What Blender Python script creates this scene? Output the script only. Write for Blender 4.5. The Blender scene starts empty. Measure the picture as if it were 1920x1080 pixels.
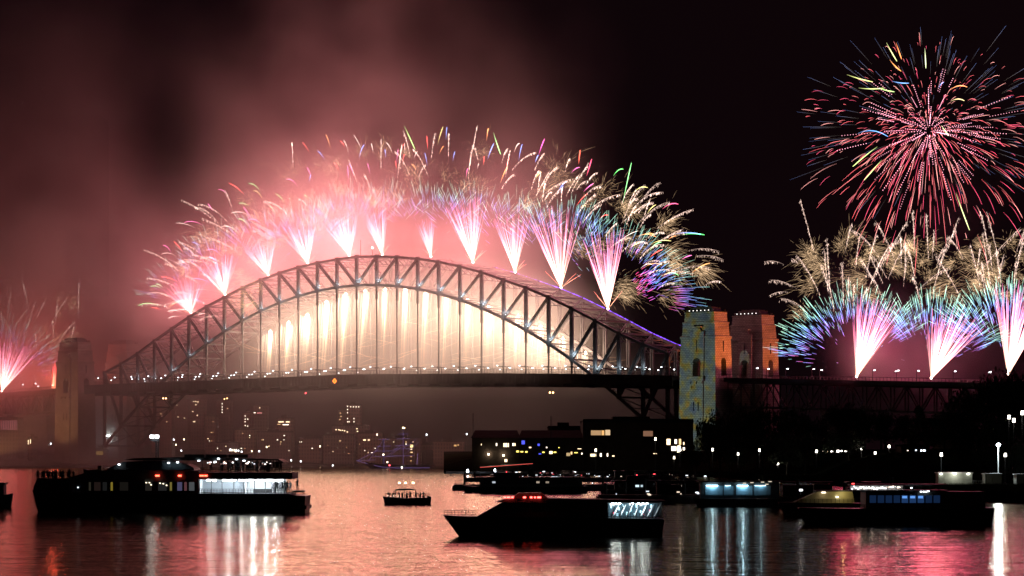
import bpy, bmesh, math, random
from mathutils import Vector, Matrix, noise
R = random.Random(7)
FALLK = 1.0
rad = math.radians
sc = bpy.context.scene
COL = sc.collection

# ------------------------------------------------------------------ camera, world, exposure
F, HC, HY = 4834.0, 8.0, 855.0          # focal length (px of a 1920 frame), camera height, horizon row
cd = bpy.data.cameras.new("camera"); cam = bpy.data.objects.new("camera", cd); COL.objects.link(cam)
cam.location = (0, 0, HC); cam.rotation_euler = (rad(90), 0, 0)
cd.sensor_width = 36; cd.lens = 36 * F / 1920; cd.shift_y = (HY - 540) / 1920
cd.clip_start = 1; cd.clip_end = 30000
sc.camera = cam
w = bpy.data.worlds.new("World"); sc.world = w; w.use_nodes = True
bgn = w.node_tree.nodes["Background"]; bgn.inputs[0].default_value = (1.0, 0.36, 0.55, 1); bgn.inputs[1].default_value = 0.0038
sc.view_settings.view_transform = 'Standard'; sc.view_settings.look = 'None'
sc.view_settings.exposure = 0; sc.view_settings.gamma = 1
cy = sc.cycles
cy.max_bounces = 4; cy.diffuse_bounces = 1; cy.glossy_bounces = 2; cy.transmission_bounces = 2
cy.volume_bounces = 1; cy.transparent_max_bounces = 40
cy.use_adaptive_sampling = True; cy.adaptive_threshold = 0.03
cy.sample_clamp_indirect = 6; cy.sample_clamp_direct = 0
cy.caustics_reflective = False; cy.caustics_refractive = False
cy.volume_step_rate = 2.5; cy.volume_max_steps = 256
cy.use_denoising = True
cy.use_light_tree = True

# ------------------------------------------------------------------ helpers
def P(px, py, D): return Vector(((px - 960) * D / F, D, HC + (HY - py) * D / F))
def G(px, D, z=0.0): return Vector(((px - 960) * D / F, D, z))

def tag(o, label=None, cat=None, group=None, kind=None):
    if label: o['label'] = label
    if cat: o['category'] = cat
    if group: o['group'] = group
    if kind: o['kind'] = kind
    return o
def thing(name, label, cat, loc=(0, 0, 0), rotz=0, group=None):
    o = bpy.data.objects.new(name, None); COL.objects.link(o)
    o.empty_display_size = 1; o.location = loc; o.rotation_euler = (0, 0, rotz)
    return tag(o, label, cat, group)
def copy_thing(root, loc, rotz=None, label=None, group=None, scale=None):
    r = root.copy(); COL.objects.link(r); r.location = loc
    if rotz is not None: r.rotation_euler = (0, 0, rotz)
    if label: r['label'] = label
    if group: r['group'] = group
    if scale: r.scale = scale if hasattr(scale, '__len__') else (scale,) * 3
    for ch in list(root.children):
        c = ch.copy(); COL.objects.link(c); c.parent = r
        for g in list(ch.children):
            d = g.copy(); COL.objects.link(d); d.parent = c
    return r

class MB:
    def __init__(s): s.v = []; s.f = []; s.c = []; s.col = False
    def add(s, vs, fs, cols=None):
        b = len(s.v); s.v += [tuple(p) for p in vs]; s.f += [tuple(b + i for i in f) for f in fs]
        if cols: s.col = True
        s.c += [tuple(c) for c in cols] if cols else [(0, 0, 0)] * len(vs)
    def box(s, c, size, rz=0, taper=1.0, tapery=None):
        x, y, z = (d / 2 for d in size); ty = taper if tapery is None else tapery
        cs, sn = math.cos(rz), math.sin(rz); vs = []
        for dz, k, ky in ((-z, 1, 1), (z, taper, ty)):
            for dx, dy in ((-x, -y), (x, -y), (x, y), (-x, y)):
                X, Y = dx * k, dy * ky
                vs.append((c[0] + X * cs - Y * sn, c[1] + X * sn + Y * cs, c[2] + dz))
        s.add(vs, [(3, 2, 1, 0), (4, 5, 6, 7), (0, 1, 5, 4), (1, 2, 6, 5), (2, 3, 7, 6), (3, 0, 4, 7)])
    def bx(s, x0, x1, y0, y1, z0, z1): s.box(((x0+x1)/2, (y0+y1)/2, (z0+z1)/2), (abs(x1-x0), abs(y1-y0), abs(z1-z0)))
    def beam(s, a, b, wx, wy, side=(0, 1, 0)):
        a, b = Vector(a), Vector(b); d = (b - a).normalized(); q = Vector(side)
        u = d.cross(q)
        if u.length < 1e-4: u = d.cross(Vector((1, 0, 0)))
        u.normalize(); q = u.cross(d).normalized()
        vs = []
        for p in (a, b):
            for i, j in ((-1, -1), (1, -1), (1, 1), (-1, 1)): vs.append(p + u * (i * wx / 2) + q * (j * wy / 2))
        s.add(vs, [(3, 2, 1, 0), (4, 5, 6, 7), (0, 1, 5, 4), (1, 2, 6, 5), (2, 3, 7, 6), (3, 0, 4, 7)])
    def tube(s, pts, radii, cols=None, n=3, caps=True):
        m = len(pts); vs = []; cl = []; fs = []
        for i in range(m):
            d = (pts[min(i + 1, m - 1)] - pts[max(i - 1, 0)])
            if d.length < 1e-6: d = Vector((0, 0, 1))
            d.normalize(); u = d.cross(Vector((0.3, 1, 0.1)))
            if u.length < 1e-3: u = d.cross(Vector((1, 0, 0)))
            u.normalize(); q = d.cross(u); r = radii[i] if hasattr(radii, '__len__') else radii
            for k in range(n):
                a = 2 * math.pi * k / n
                vs.append(pts[i] + (u * math.cos(a) + q * math.sin(a)) * r)
                if cols: cl.append(cols[i])
        for i in range(m - 1):
            for k in range(n): fs.append((i*n + k, i*n + (k+1) % n, (i+1)*n + (k+1) % n, (i+1)*n + k))
        if caps: fs.append(tuple(range(n - 1, -1, -1))); fs.append(tuple((m-1)*n + k for k in range(n)))
        s.add(vs, fs, cl or None)
    def octa(s, p, r, col=None):
        p = Vector(p); vs = [p + Vector(d) * r for d in ((1,0,0),(-1,0,0),(0,1,0),(0,-1,0),(0,0,1),(0,0,-1))]
        s.add(vs, [(0,2,4),(2,1,4),(1,3,4),(3,0,4),(2,0,5),(1,2,5),(3,1,5),(0,3,5)], [col]*6 if col else None)
    def ball(s, p, r, n=8, m=5, sz=1.0):
        vs = [(p[0], p[1], p[2] - r*sz)]; fs = []
        for i in range(1, m):
            a = -math.pi/2 + math.pi*i/m
            for k in range(n): vs.append((p[0]+r*math.cos(a)*math.cos(2*math.pi*k/n), p[1]+r*math.cos(a)*math.sin(2*math.pi*k/n), p[2]+r*sz*math.sin(a)))
        vs.append((p[0], p[1], p[2] + r*sz)); t = len(vs) - 1
        for k in range(n):
            fs.append((0, 1+(k+1) % n, 1+k)); fs.append((t, 1+(m-2)*n+k, 1+(m-2)*n+(k+1) % n))
            for i in range(m-2): fs.append((1+i*n+k, 1+i*n+(k+1) % n, 1+(i+1)*n+(k+1) % n, 1+(i+1)*n+k))
        s.add(vs, fs)
    def loft(s, rings, caps=True):
        n = len(rings[0]); vs = [p for r in rings for p in r]; fs = []
        for i in range(len(rings) - 1):
            for k in range(n): fs.append((i*n + k, i*n + (k+1) % n, (i+1)*n + (k+1) % n, (i+1)*n + k))
        if caps: fs.append(tuple(range(n - 1, -1, -1))); fs.append(tuple((len(rings)-1)*n + k for k in range(n)))
        s.add(vs, fs)
    def prism(s, poly, y0, y1):
        """poly: (x,z) outline, extruded from y0 to y1."""
        s.loft([[(x, y0, z) for x, z in poly], [(x, y1, z) for x, z in poly]])
    def build(s, name, mat, parent=None, smooth=False):
        me = bpy.data.meshes.new(name); me.from_pydata(s.v, [], s.f)
        if s.col:
            a = me.color_attributes.new('glow', 'FLOAT_COLOR', 'POINT')
            a.data.foreach_set('color', [x for c in s.c for x in (c[0], c[1], c[2], 1.0)])
        me.validate()
        if not s.col:
            bm = bmesh.new(); bm.from_mesh(me); bmesh.ops.recalc_face_normals(bm, faces=bm.faces); bm.to_mesh(me); bm.free()
        if smooth:
            for p in me.polygons: p.use_smooth = True
        me.materials.append(mat)
        o = bpy.data.objects.new(name, me); COL.objects.link(o)
        if parent: o.parent = parent
        return o

# ------------------------------------------------------------------ materials
def newmat(name):
    m = bpy.data.materials.new(name); m.use_nodes = True
    return m, m.node_tree.nodes, m.node_tree.links
def pbr(name, base, rough=0.6, metal=0.0, var=0.25, scale=0.3, bump=0.0, spec=0.5):
    m, N, L = newmat(name); b = N["Principled BSDF"]
    b.inputs["Roughness"].default_value = rough; b.inputs["Metallic"].default_value = metal
    b.inputs["Specular IOR Level"].default_value = spec
    tc = N.new("ShaderNodeTexCoord"); nz = N.new("ShaderNodeTexNoise"); nz.inputs["Scale"].default_value = scale; nz.inputs["Detail"].default_value = 5
    L.new(tc.outputs["Object"], nz.inputs["Vector"])
    r = N.new("ShaderNodeValToRGB")
    r.color_ramp.elements[0].position = 0.3; r.color_ramp.elements[1].position = 0.7
    r.color_ramp.elements[0].color = (*[c*(1-var) for c in base], 1); r.color_ramp.elements[1].color = (*[min(1, c*(1+var)) for c in base], 1)
    L.new(nz.outputs["Fac"], r.inputs["Fac"]); L.new(r.outputs["Color"], b.inputs["Base Color"])
    if bump:
        bp = N.new("ShaderNodeBump"); bp.inputs["Strength"].default_value = bump
        L.new(nz.outputs["Fac"], bp.inputs["Height"]); L.new(bp.outputs["Normal"], b.inputs["Normal"])
    return m
_em = {}
def glow(color, strength, sample=False):
    k = (tuple(color), strength, sample)
    if k in _em: return _em[k]
    m, N, L = newmat("glow_%d" % len(_em)); N.clear()
    e = N.new("ShaderNodeEmission"); e.inputs[0].default_value = (*color, 1); e.inputs[1].default_value = strength
    o = N.new("ShaderNodeOutputMaterial"); L.new(e.outputs[0], o.inputs["Surface"])
    m.cycles.emission_sampling = 'AUTO' if sample else 'NONE'
    _em[k] = m; return m
def spark_material():
    m, N, L = newmat("sparks"); N.clear()
    a = N.new("ShaderNodeAttribute"); a.attribute_name = 'glow'
    e = N.new("ShaderNodeEmission"); L.new(a.outputs["Color"], e.inputs[0]); e.inputs[1].default_value = .56
    tr = N.new("ShaderNodeBsdfTransparent"); ad = N.new("ShaderNodeAddShader"); L.new(e.outputs[0], ad.inputs[0]); L.new(tr.outputs[0], ad.inputs[1])   # burning sparks add light, they hide nothing
    o = N.new("ShaderNodeOutputMaterial"); L.new(ad.outputs[0], o.inputs["Surface"])
    m.cycles.emission_sampling = 'NONE'
    return m
SPARK = spark_material()
STEEL = pbr("bridge_steel", (0.115, 0.115, 0.125), 0.6, 0.1, 0.3, 0.15)
DECKM = pbr("deck_girder_steel", (0.07, 0.068, 0.07), 0.75, 0, 0.3, 0.08)
DARK = pbr("dark_paint", (0.03, 0.03, 0.035), 0.6)
BLACK = pbr("black_rubber", (0.012, 0.012, 0.014), 0.7)
WHITEP = pbr("white_paint", (0.7, 0.7, 0.68), 0.4, 0, 0.05)
LAMP = glow((1.0, 0.95, 0.85), 14)
LAMPC = glow((0.9, 0.96, 1.0), 8)
def stone_material():
    m, N, L = newmat("granite_blocks"); b = N["Principled BSDF"]; b.inputs["Roughness"].default_value = 0.85
    tc = N.new("ShaderNodeTexCoord"); mp = N.new("ShaderNodeMapping"); L.new(tc.outputs["Object"], mp.inputs["Vector"])
    sx = N.new("ShaderNodeSeparateXYZ"); L.new(mp.outputs["Vector"], sx.inputs[0])
    ad = N.new("ShaderNodeMath"); ad.operation = 'ADD'; L.new(sx.outputs[0], ad.inputs[0]); L.new(sx.outputs[1], ad.inputs[1])
    cb = N.new("ShaderNodeCombineXYZ"); L.new(ad.outputs[0], cb.inputs[0]); L.new(sx.outputs[2], cb.inputs[1])
    br = N.new("ShaderNodeTexBrick"); L.new(cb.outputs[0], br.inputs["Vector"])
    br.inputs["Scale"].default_value = 0.25; br.inputs["Color1"].default_value = (.33, .31, .27, 1); br.inputs["Color2"].default_value = (.25, .23, .2, 1)
    br.inputs["Mortar"].default_value = (.14, .13, .115, 1); br.inputs["Mortar Size"].default_value = 0.035
    nz = N.new("ShaderNodeTexNoise"); nz.inputs["Scale"].default_value = 0.12; nz.inputs["Detail"].default_value = 6; L.new(tc.outputs["Object"], nz.inputs["Vector"])
    mr = N.new("ShaderNodeMapRange"); mr.inputs[1].default_value = .3; mr.inputs[2].default_value = .7; mr.inputs[3].default_value = .6; mr.inputs[4].default_value = 1.1
    L.new(nz.outputs["Fac"], mr.inputs[0])
    mx = N.new("ShaderNodeMix"); mx.data_type = 'RGBA'; mx.blend_type = 'MULTIPLY'; mx.inputs[0].default_value = 1
    L.new(br.outputs["Color"], mx.inputs[6]); L.new(mr.outputs[0], mx.inputs[7]); L.new(mx.outputs[2], b.inputs["Base Color"])
    bp = N.new("ShaderNodeBump"); bp.inputs["Strength"].default_value = .5; bp.inputs["Distance"].default_value = .3
    L.new(br.outputs["Fac"], bp.inputs["Height"]); bp.invert = True; L.new(bp.outputs["Normal"], b.inputs["Normal"])
    return m
STONE = stone_material()
def water_material():
    m, N, L = newmat("harbour_water"); b = N["Principled BSDF"]
    b.inputs["Base Color"].default_value = (.006, .007, .009, 1); b.inputs["Roughness"].default_value = .15; b.inputs["IOR"].default_value = 1.22
    tc = N.new("ShaderNodeTexCoord")
    h = None
    for sx, sy, dt, st in ((.03, .11, 2, 1.1), (.16, .4, 3, .75), (.9, 1.2, 3, .26)):
        mp = N.new("ShaderNodeMapping"); mp.inputs["Scale"].default_value = (sx, sy, 1); L.new(tc.outputs["Object"], mp.inputs["Vector"])
        nz = N.new("ShaderNodeTexNoise"); nz.inputs["Scale"].default_value = 1; nz.inputs["Detail"].default_value = dt; L.new(mp.outputs[0], nz.inputs["Vector"])
        mu = N.new("ShaderNodeMath"); mu.operation = 'MULTIPLY'; mu.inputs[1].default_value = st; L.new(nz.outputs["Fac"], mu.inputs[0])
        if h is None: h = mu
        else:
            ad = N.new("ShaderNodeMath"); ad.operation = 'ADD'; L.new(h.outputs[0], ad.inputs[0]); L.new(mu.outputs[0], ad.inputs[1]); h = ad
    bp = N.new("ShaderNodeBump"); bp.inputs["Strength"].default_value = 1; bp.inputs["Distance"].default_value = .3
    L.new(h.outputs[0], bp.inputs["Height"])
    out = N["Material Output"]; N.remove(b)                 # choppy water: part of each wave turns away from the view, so it mirrors less than a still pond
    df = N.new("ShaderNodeBsdfDiffuse"); df.inputs[0].default_value = (.006, .007, .009, 1)
    gl = N.new("ShaderNodeBsdfGlossy"); gl.inputs["Color"].default_value = (.76, .67, .57, 1); gl.inputs["Roughness"].default_value = .09
    fr = N.new("ShaderNodeFresnel"); fr.inputs[0].default_value = 1.33; mx = N.new("ShaderNodeMixShader")
    for q in (df, gl, fr): L.new(bp.outputs["Normal"], q.inputs["Normal"])
    L.new(fr.outputs[0], mx.inputs[0]); L.new(df.outputs[0], mx.inputs[1]); L.new(gl.outputs[0], mx.inputs[2]); L.new(mx.outputs[0], out.inputs["Surface"])
    return m

def lamp_light(name, loc, color, watts, radius=3.0, parent=None):
    l = bpy.data.lights.new(name, 'POINT'); l.color = color; l.energy = watts; l.shadow_soft_size = radius
    o = bpy.data.objects.new(name, l); COL.objects.link(o); o.location = loc
    if parent: o.parent = parent
    return o

# ------------------------------------------------------------------ water
mb = MB(); mb.add([(-9000, -200, 0), (9000, -200, 0), (9000, 15000, 0), (-9000, 15000, 0)], [(0, 1, 2, 3)])
tag(mb.build("harbour_water", water_material()), kind='structure')

# ------------------------------------------------------------------ bridge frame of reference
CX, CY = -97.9, 1626.0
UX, UY = 0.7385, -0.6743
BROT = math.atan2(UY, UX)
PANEL = 503.3 / 28
def B2W(s, t, z): return Vector((CX + s * UX - t * UY, CY + s * UY + t * UX, z))
def lerp_tab(tab, x):
    if x <= tab[0][0]: return tab[0][1]
    for (a, b), (c, d) in zip(tab, tab[1:]):
        if x <= c: return b + (d - b) * (x - a) / (c - a)
    return tab[-1][1]
ZT = [133.6, 132.9, 131.6, 129.6, 126.8, 123.1, 118.7, 113.3, 107.8, 101.5, 94.2, 86.5, 78.4, 71.6, 66]
def ztop(i): return ZT[min(14, abs(i))]
def zbot(i): return 115.6 - 0.513 * i * i
DZ = [(-24, 52), (-20, 54), (-14, 57), (-7, 57.6), (0, 58.8), (7, 56.8), (10, 55.4), (14, 53), (20, 48.9), (24, 46.4), (34, 40)]
def zdeck(i): return lerp_tab(DZ, i)
def ridge_i(px):        # panel index on the near truss seen at column px
    return (px - 669) / (32.307 + 0.00746 * px)

bridge = thing("arch_bridge", "huge grey steel arch bridge with hangers and lattice trusses spanning the harbour", "bridge", (CX, CY, 0), BROT)
T2 = 30.0
for t in (0.0, T2):
    for nm, zf, hh in (("upper_chord", ztop, 1.5), ("lower_chord", zbot, 1.7)):
        mb = MB()
        for i in range(-14, 14):
            mb.beam((i*PANEL, t, zf(i)), ((i+1)*PANEL, t, zf(i+1)), hh, 1.3)
            mb.box((i*PANEL, t, zf(i)), (2.6, 1.5, 2.4))
        mb.build(nm, STEEL, bridge)
    for i in range(-14, 15):
        mb = MB(); x = i*PANEL; a, b = zbot(i), ztop(i)
        for dx in (-.78, .78): mb.beam((x+dx, t, a), (x+dx, t, b), .92, 1.1)
        n = max(3, int((b-a)/2.4)); sg = 1
        for k in range(n):
            za, zb = a+(b-a)*k/n, a+(b-a)*(k+1)/n
            mb.beam((x-.8*sg, t, za), (x+.8*sg, t, zb), .42, .5); sg = -sg
        mb.box((x, t+.02, b-1.6), (2.2, .9, 1.6)); mb.box((x, t+.02, a+1.6), (2.2, .9, 1.6))
        mb.build("post", STEEL, bridge)
    for i in range(-14, 14):
        mb = MB()
        a, b = ((i, ztop(i)), (i+1, zbot(i+1))) if i < 0 else ((i, zbot(i)), (i+1, ztop(i+1)))
        d = Vector(((b[0]-a[0])*PANEL, 0, b[1]-a[1])); q = Vector((-d.z, 0, d.x)).normalized()*.62
        pa, pb = Vector((a[0]*PANEL, t, a[1])), Vector((b[0]*PANEL, t, b[1]))
        mb.beam(pa+q, pb+q, .78, 1.0); mb.beam(pa-q, pb-q, .78, 1.0)
        n = int(d.length/2.2); sg = 1
        for k in range(n):
            mb.beam(pa+d*(k/n)+q*sg, pa+d*((k+1)/n)-q*sg, .36, .5); sg = -sg
        mb.build("diagonal", STEEL, bridge)
    for i in range(-10, 11):
        zl, zd = zbot(i), zdeck(i)
        if zl - zd > 2:
            mb = MB(); mb.box((i*PANEL, t, (zl+zd)/2), (.85, .8, zl-zd))
            zz = min(8, (zl-zd)*.25)
            mb.box((i*PANEL, t, zl-zz/2-1), (1.5, .95, zz))
            mb.build("hanger", STEEL, bridge)
# bracing between the trusses
for zf in (ztop, zbot):
    for i in range(-14, 14):
        mb = MB(); xa, xb = i*PANEL, (i+1)*PANEL; za, zb = zf(i), zf(i+1)
        mb.beam((xa, .6, za), (xa, T2-.6, za), 1.1, .8, (1, 0, 0))
        mb.beam((xa, .6, za-.1), (xb, T2-.6, zb-.1), .5, .5, (0, 0, 1)); mb.beam((xb, .6, zb+.1), (xa, T2-.6, za+.1), .5, .5, (0, 0, 1))
        mb.beam(((xa+xb)/2, .6, (za+zb)/2), ((xa+xb)/2, T2-.6, (za+zb)/2), .5, .5, (1, 0, 0))
        mb.build("lateral_brace", STEEL, bridge)
for i in range(-14, 15):
    x = i*PANEL; a, b = ztop(i)-1.5, max(zbot(i), zdeck(i)+9)
    if b > a-5: b = a-6
    mb = MB(); n = 6; b = a-3.2
    mb.beam((x, 1, b), (x, T2-1, b), .4, .4, (1, 0, 0))
    for k in range(n):
        y0, y1 = 1+(T2-2)*k/n, 1+(T2-2)*(k+1)/n
        mb.beam((x, y0, a), (x, y1, b), .26, .26, (1, 0, 0))
    mb.build("sway_frame", STEEL, bridge)
# deck: slab, fascia girders, cross girders, fence
def deck_piece(mb, i0, i1, t0, t1, top, bot):
    rings = []
    n = max(1, int(round(i1-i0)))
    for k in range(n+1):
        i = i0+(i1-i0)*k/n; z = zdeck(i)
        rings.append([(i*PANEL, t0, z+top), (i*PANEL, t0, z+bot), (i*PANEL, t1, z+bot), (i*PANEL, t1, z+top)])
    mb.loft(rings)
mb = MB(); deck_piece(mb, -14.6, 14.6, -9, 39, -.6, -2.2); mb.build("deck", DECKM, bridge)
for t0 in (-9.2, -.4, 29.6, 38.4):
    mb = MB(); deck_piece(mb, -14.6, 14.6, t0, t0+.7, .5, -7 if -1 < t0 < 30 else -5.6)
    for k in range(-87, 88):
        i = k/6.0; mb.box((i*PANEL, t0-.05, zdeck(i)-3), (.35, .3, 5.0))
    mb.build("side_girder", DECKM, bridge)
for i in range(-14, 15):
    mb = MB(); mb.box((i*PANEL, 15, zdeck(i)-4.7), (1.2, 47, 4.6)); mb.build("cross_girder", DECKM, bridge)
for t0 in (-9, 39):
    mb = MB()
    for k in range(-210, 211):
        i = k/15.0; mb.box((i*PANEL, t0, zdeck(i)+1.7), (.16, .12, 2.6))
    for dz in (1.0, 1.9, 2.9):
        for i in range(-14, 14): mb.beam((i*PANEL, t0, zdeck(i)+dz), ((i+1)*PANEL, t0, zdeck(i+1)+dz), .14, .1)
    mb.build("fence", DECKM, bridge)
# violet light strip on the far upper chord
mb = MB()
for i in range(5, 14):
    a, b = Vector((i*PANEL, T2-.2, ztop(i)+1.3)), Vector(((i+1)*PANEL, T2-.2, ztop(i+1)+1.3))
    for k in range(14):
        g = R.choice([.5, .8, 1, 1.6]) * (.35 if i < 7 else 1)
        pa, pb = a+(b-a)*(k/14), a+(b-a)*((k+.86)/14)
        mb.tube([pa, pb], .26, [(.34*g, .12*g, 1.5*g)]*2)
mb.build("light_strip", SPARK, bridge)
for (s, hgt, nm) in ((3.5, 10.5, "flagpole"), (14, 4.5, "beacon_mast")):
    mb = MB(); mb.tube([Vector((s, 0, ztop(0)+.4)), Vector((s, 0, ztop(0)+hgt))], .16, n=6)
    o = mb.build(nm, STEEL, bridge)
    if nm == "beacon_mast":
        m2 = MB(); m2.ball((s, 0, ztop(0)+hgt+.5), .7); m2.build("beacon", glow((1, .55, .4), 9), o)

# lamp arms at every hanger, on both trusses
def lamp_arm():
    t = thing("bridge_lamp", "white deck lamps on a cross arm at a bridge hanger", "street lamp", (0, 0, 0), BROT, "lamp arms along the bridge deck")
    mb = MB(); mb.beam((0, -6, 4.6), (0, 6.2, 4.6), .45, .5, (0, 0, 1)); mb.box((0, 0, 4.6), (1.3, 2.2, .8)); mb.beam((0, 2.6, 0), (0, 2.6, 4.5), .3, .3); mb.build("arm", DARK, t)
    for y, z in ((-5.6, 5.1), (5.8, 4.0)):
        mb = MB(); mb.box((0, y, z), (.36, .7, .42)); mb.build("lamp_head", LAMPC, t)
    return t
la = None
for t in (0, T2):
    for i in range(-14, 15):
        loc = B2W(i*PANEL, t, zdeck(i))
        if la is None: la = lamp_arm(); la.location = loc
        else: copy_thing(la, loc)
# uplights at the feet of the near posts
def uplight():
    t = thing("truss_floodlight", "small white floodlight shining up a truss post from the lower chord", "floodlight", (0, 0, 0), BROT, "floodlights along the lower chord")
    mb = MB(); mb.box((0, 0, 0), (.5, .6, .5)); mb.build("housing", DARK, t)
    mb = MB(); mb.box((0, 0, .33), (.34, .4, .14)); mb.build("lens", glow((.8, .95, 1), 5), t)
    return t
ul = None
for i in range(-12, 14):
    loc = B2W(i*PANEL+2.2, -.9, zbot(i)+1.6)
    if zbot(i) < zdeck(i)+2: loc.z = zdeck(i)+3.2
    if ul is None: ul = uplight(); ul.location = loc
    else: copy_thing(ul, loc)
    lamp_light("floodlight_beam", loc+Vector((-.6, -.9, 1.6)), (.75, .93, 1.0), 900 if i > -6 else 350, .3)
# marker lights under and on the deck
def marker(name, label, px, py, D, color, strength, r=.55):
    p = P(px, py, D); t = thing(name, label, "light", p)
    mb = MB(); mb.box((0, .5, 0), (r*2.2, .6, r*2.2)); mb.build("housing", DARK, t)
    mb = MB(); mb.ball((0, 0, 0), r); mb.build("lens", glow(color, strength), t)
    return t
t = thing("navigation_light", "glowing orange diamond navigation light at the middle of the bridge deck", "light", B2W(-0.55*PANEL, -9.9, zdeck(-.5)-3.4), BROT)
mb = MB(); q = [Vector((1.5, 0, 0)), Vector((0, 0, 1.3)), Vector((-1.5, 0, 0)), Vector((0, 0, -1.3))]
for a, b in zip(q, q[1:]+q[:1]): mb.beam(a, b, .5, .4)
mb.build("diamond_frame", glow((1, .2, .02), 3.5), t)
mb = MB(); mb.box((0, .1, 0), (.5, .3, 1.0)); mb.build("centre_lamp", glow((1, .08, .02), 1.5), t)
mb = MB(); mb.box((0, .5, 0), (3.6, .4, 3.0)); mb.build("backing", DARK, t)
marker("navigation_light", "small red light hanging below the bridge deck", 573, 737, 1640, (1, .08, .1), 6, .45)
for px, py, D in ((1031, 736, 1495), (1037, 736, 1495), (306, 747, 1740), (311, 747, 1740), (421, 748, 1930), (426, 747, 1930)):
    marker("warning_light", "orange light of a pair, under the bridge deck" if px > 1000 else ("orange light of a pair, below the smoky end of the deck" if px < 400 else "orange light of a pair, on top of a far tower"), px, py, D, (1, .5, .2), 9, .5)['group'] = "paired orange lights"

# ------------------------------------------------------------------ pylons
def rect(wx, wy, z): return [(-wx/2, -wy/2, z), (wx/2, -wy/2, z), (wx/2, wy/2, z), (-wx/2, wy/2, z)]
def arch_poly(wd, z0, z1, n=10):
    r = wd/2; pts = [(-r, z0), (r, z0)]
    for k in range(n+1):
        a = math.pi*k/n; pts.append((r*math.cos(a), z1-r+r*math.sin(a)))
    return pts
def bool_cut(o, cutters):
    for c in cutters:
        m = o.modifiers.new("cut", 'BOOLEAN'); m.operation = 'DIFFERENCE'; m.solver = 'EXACT'; m.object = c
    dg = bpy.context.evaluated_depsgraph_get(); me = bpy.data.meshes.new_from_object(o.evaluated_get(dg))
    o.modifiers.clear(); o.data = me
    for c in cutters: bpy.data.objects.remove(c)
def pylon():
    t = thing("bridge_pylon", "tall granite pylon washed in blue green and orange light beside the park trees", "pylon", (0, 0, 0), BROT, "granite pylons at the ends of the arch bridge")
    mb = MB()
    mb.loft([rect(26.6, 16.2, 0), rect(26.2, 15.8, 22), rect(25.2, 15.0, 55), rect(24.2, 14.2, 71.3), rect(25.0, 15.0, 71.5), rect(25.0, 15.0, 72.6), rect(23.2, 13.4, 73.0),
             rect(22.3, 12.6, 79.6), rect(22.9, 13.2, 79.8), rect(22.9, 13.2, 80.5), rect(21.2, 12.0, 80.9), rect(20.6, 11.5, 85.2), rect(21.0, 11.9, 85.4), rect(21.0, 11.9, 86.2)])
    shaft = mb.build("shaft", STONE, t)
    c1 = MB(); c1.prism(arch_poly(5.6, 50.5, 60.6), -20, 20); a = c1.build("cut_a", STONE)
    c2 = MB(); p = arch_poly(4.6, 50.5, 60.6); c2.loft([[(-20, x, z) for x, z in p], [(20, x, z) for x, z in p]]); b = c2.build("cut_b", STONE)
    a.parent = b.parent = t; bool_cut(shaft, [a, b])
    for sy in (-1, 1):                                   # raised central bay of the long faces
        mb = MB()
        def fy(z): return sy*(8.1-.6*z/71)
        for x0, x1 in ((-4.9, -2.8), (2.8, 4.9)):
            mb.loft([[(x0, fy(z)-sy*.4, z), (x1, fy(z)-sy*.4, z), (x1, fy(z)+sy*.75, z), (x0, fy(z)+sy*.75, z)] for z in (49.0, 57.0)])
        top = [(-4.9, 57.0)] + [(-2.8*math.cos(math.pi*k/10), 57.8+2.8*math.sin(math.pi*k/10)) for k in range(11)] + [(4.9, 57.0), (4.9, 75.2), (3.0, 75.2), (2.2, 76.6), (0, 77.2), (-2.2, 76.6), (-3.0, 75.2), (-4.9, 75.2)]
        mb.loft([[(x, sy*(8.1-.6*z/71)-sy*.4, z) for x, z in top], [(x, sy*(8.1-.6*z/71)+sy*.7, z) for x, z in top]])
        mb.build("arched_bay", STONE, t)
        mb = MB(); mb.loft([[(-4.7, fy(z)-sy*.4, z), (4.7, fy(z)-sy*.4, z), (4.7, fy(z)+sy*.95, z), (-4.7, fy(z)+sy*.95, z)] for z in (.1, 47.5)])
        o = mb.build("lower_bay", STONE, t)
        mb = MB()
        for x in (-1.6, 1.6): mb.bx(x-.32, x+.32, sy*8.9, sy*9.02, 31, 36)
        mb.bx(-3.4, -2.8, sy*8.8, sy*8.95, 43.6, 45); mb.build("slit_window", BLACK, o)
        mb = MB(); mb.bx(-5.6, 5.6, sy*7.6, sy*9.9, 47.6, 48.6); mb.bx(-5.6, 5.6, sy*9.5, sy*9.8, 48.6, 50.2)
        for x in (-4, 0, 4): mb.bx(x-.5, x+.5, sy*7.6, sy*9.4, 46.2, 47.6)
        mb.build("balcony", STONE, t)
        mb = MB(); mb.bx(-.28, .28, sy*7.4, sy*8.35, 64, 70.5); mb.build("slit_window", BLACK, t)
        mb = MB(); mb.bx(-3.2, 3.2, sy*6.2, sy*9.0, 77.4, 78.1); mb.build("lintel", STONE, t)
    for sx in (-1, 1):
        mb = MB(); mb.bx(sx*12.0, sx*12.62, -.26, .26, 64, 70); mb.build("slit_window", BLACK, t)
        mb = MB(); mb.bx(sx*10.9, sx*11.7, -3.5, 3.5, 76.9, 77.5); mb.build("lintel", STONE, t)
    mb = MB(); mb.box((0, 0, 87.4), (15, 8, 2.4)); mb.box((0, 0, 88.9), (12, 6.4, .8))
    for k in range(9): mb.box((-8.8+2.2*k, -5.4, 86.9), (1.1, .5, 1.3)); mb.box((-8.8+2.2*k, 5.4, 86.9), (1.1, .5, 1.3))
    mb.build("parapet_roof", DARK, t)
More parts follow.
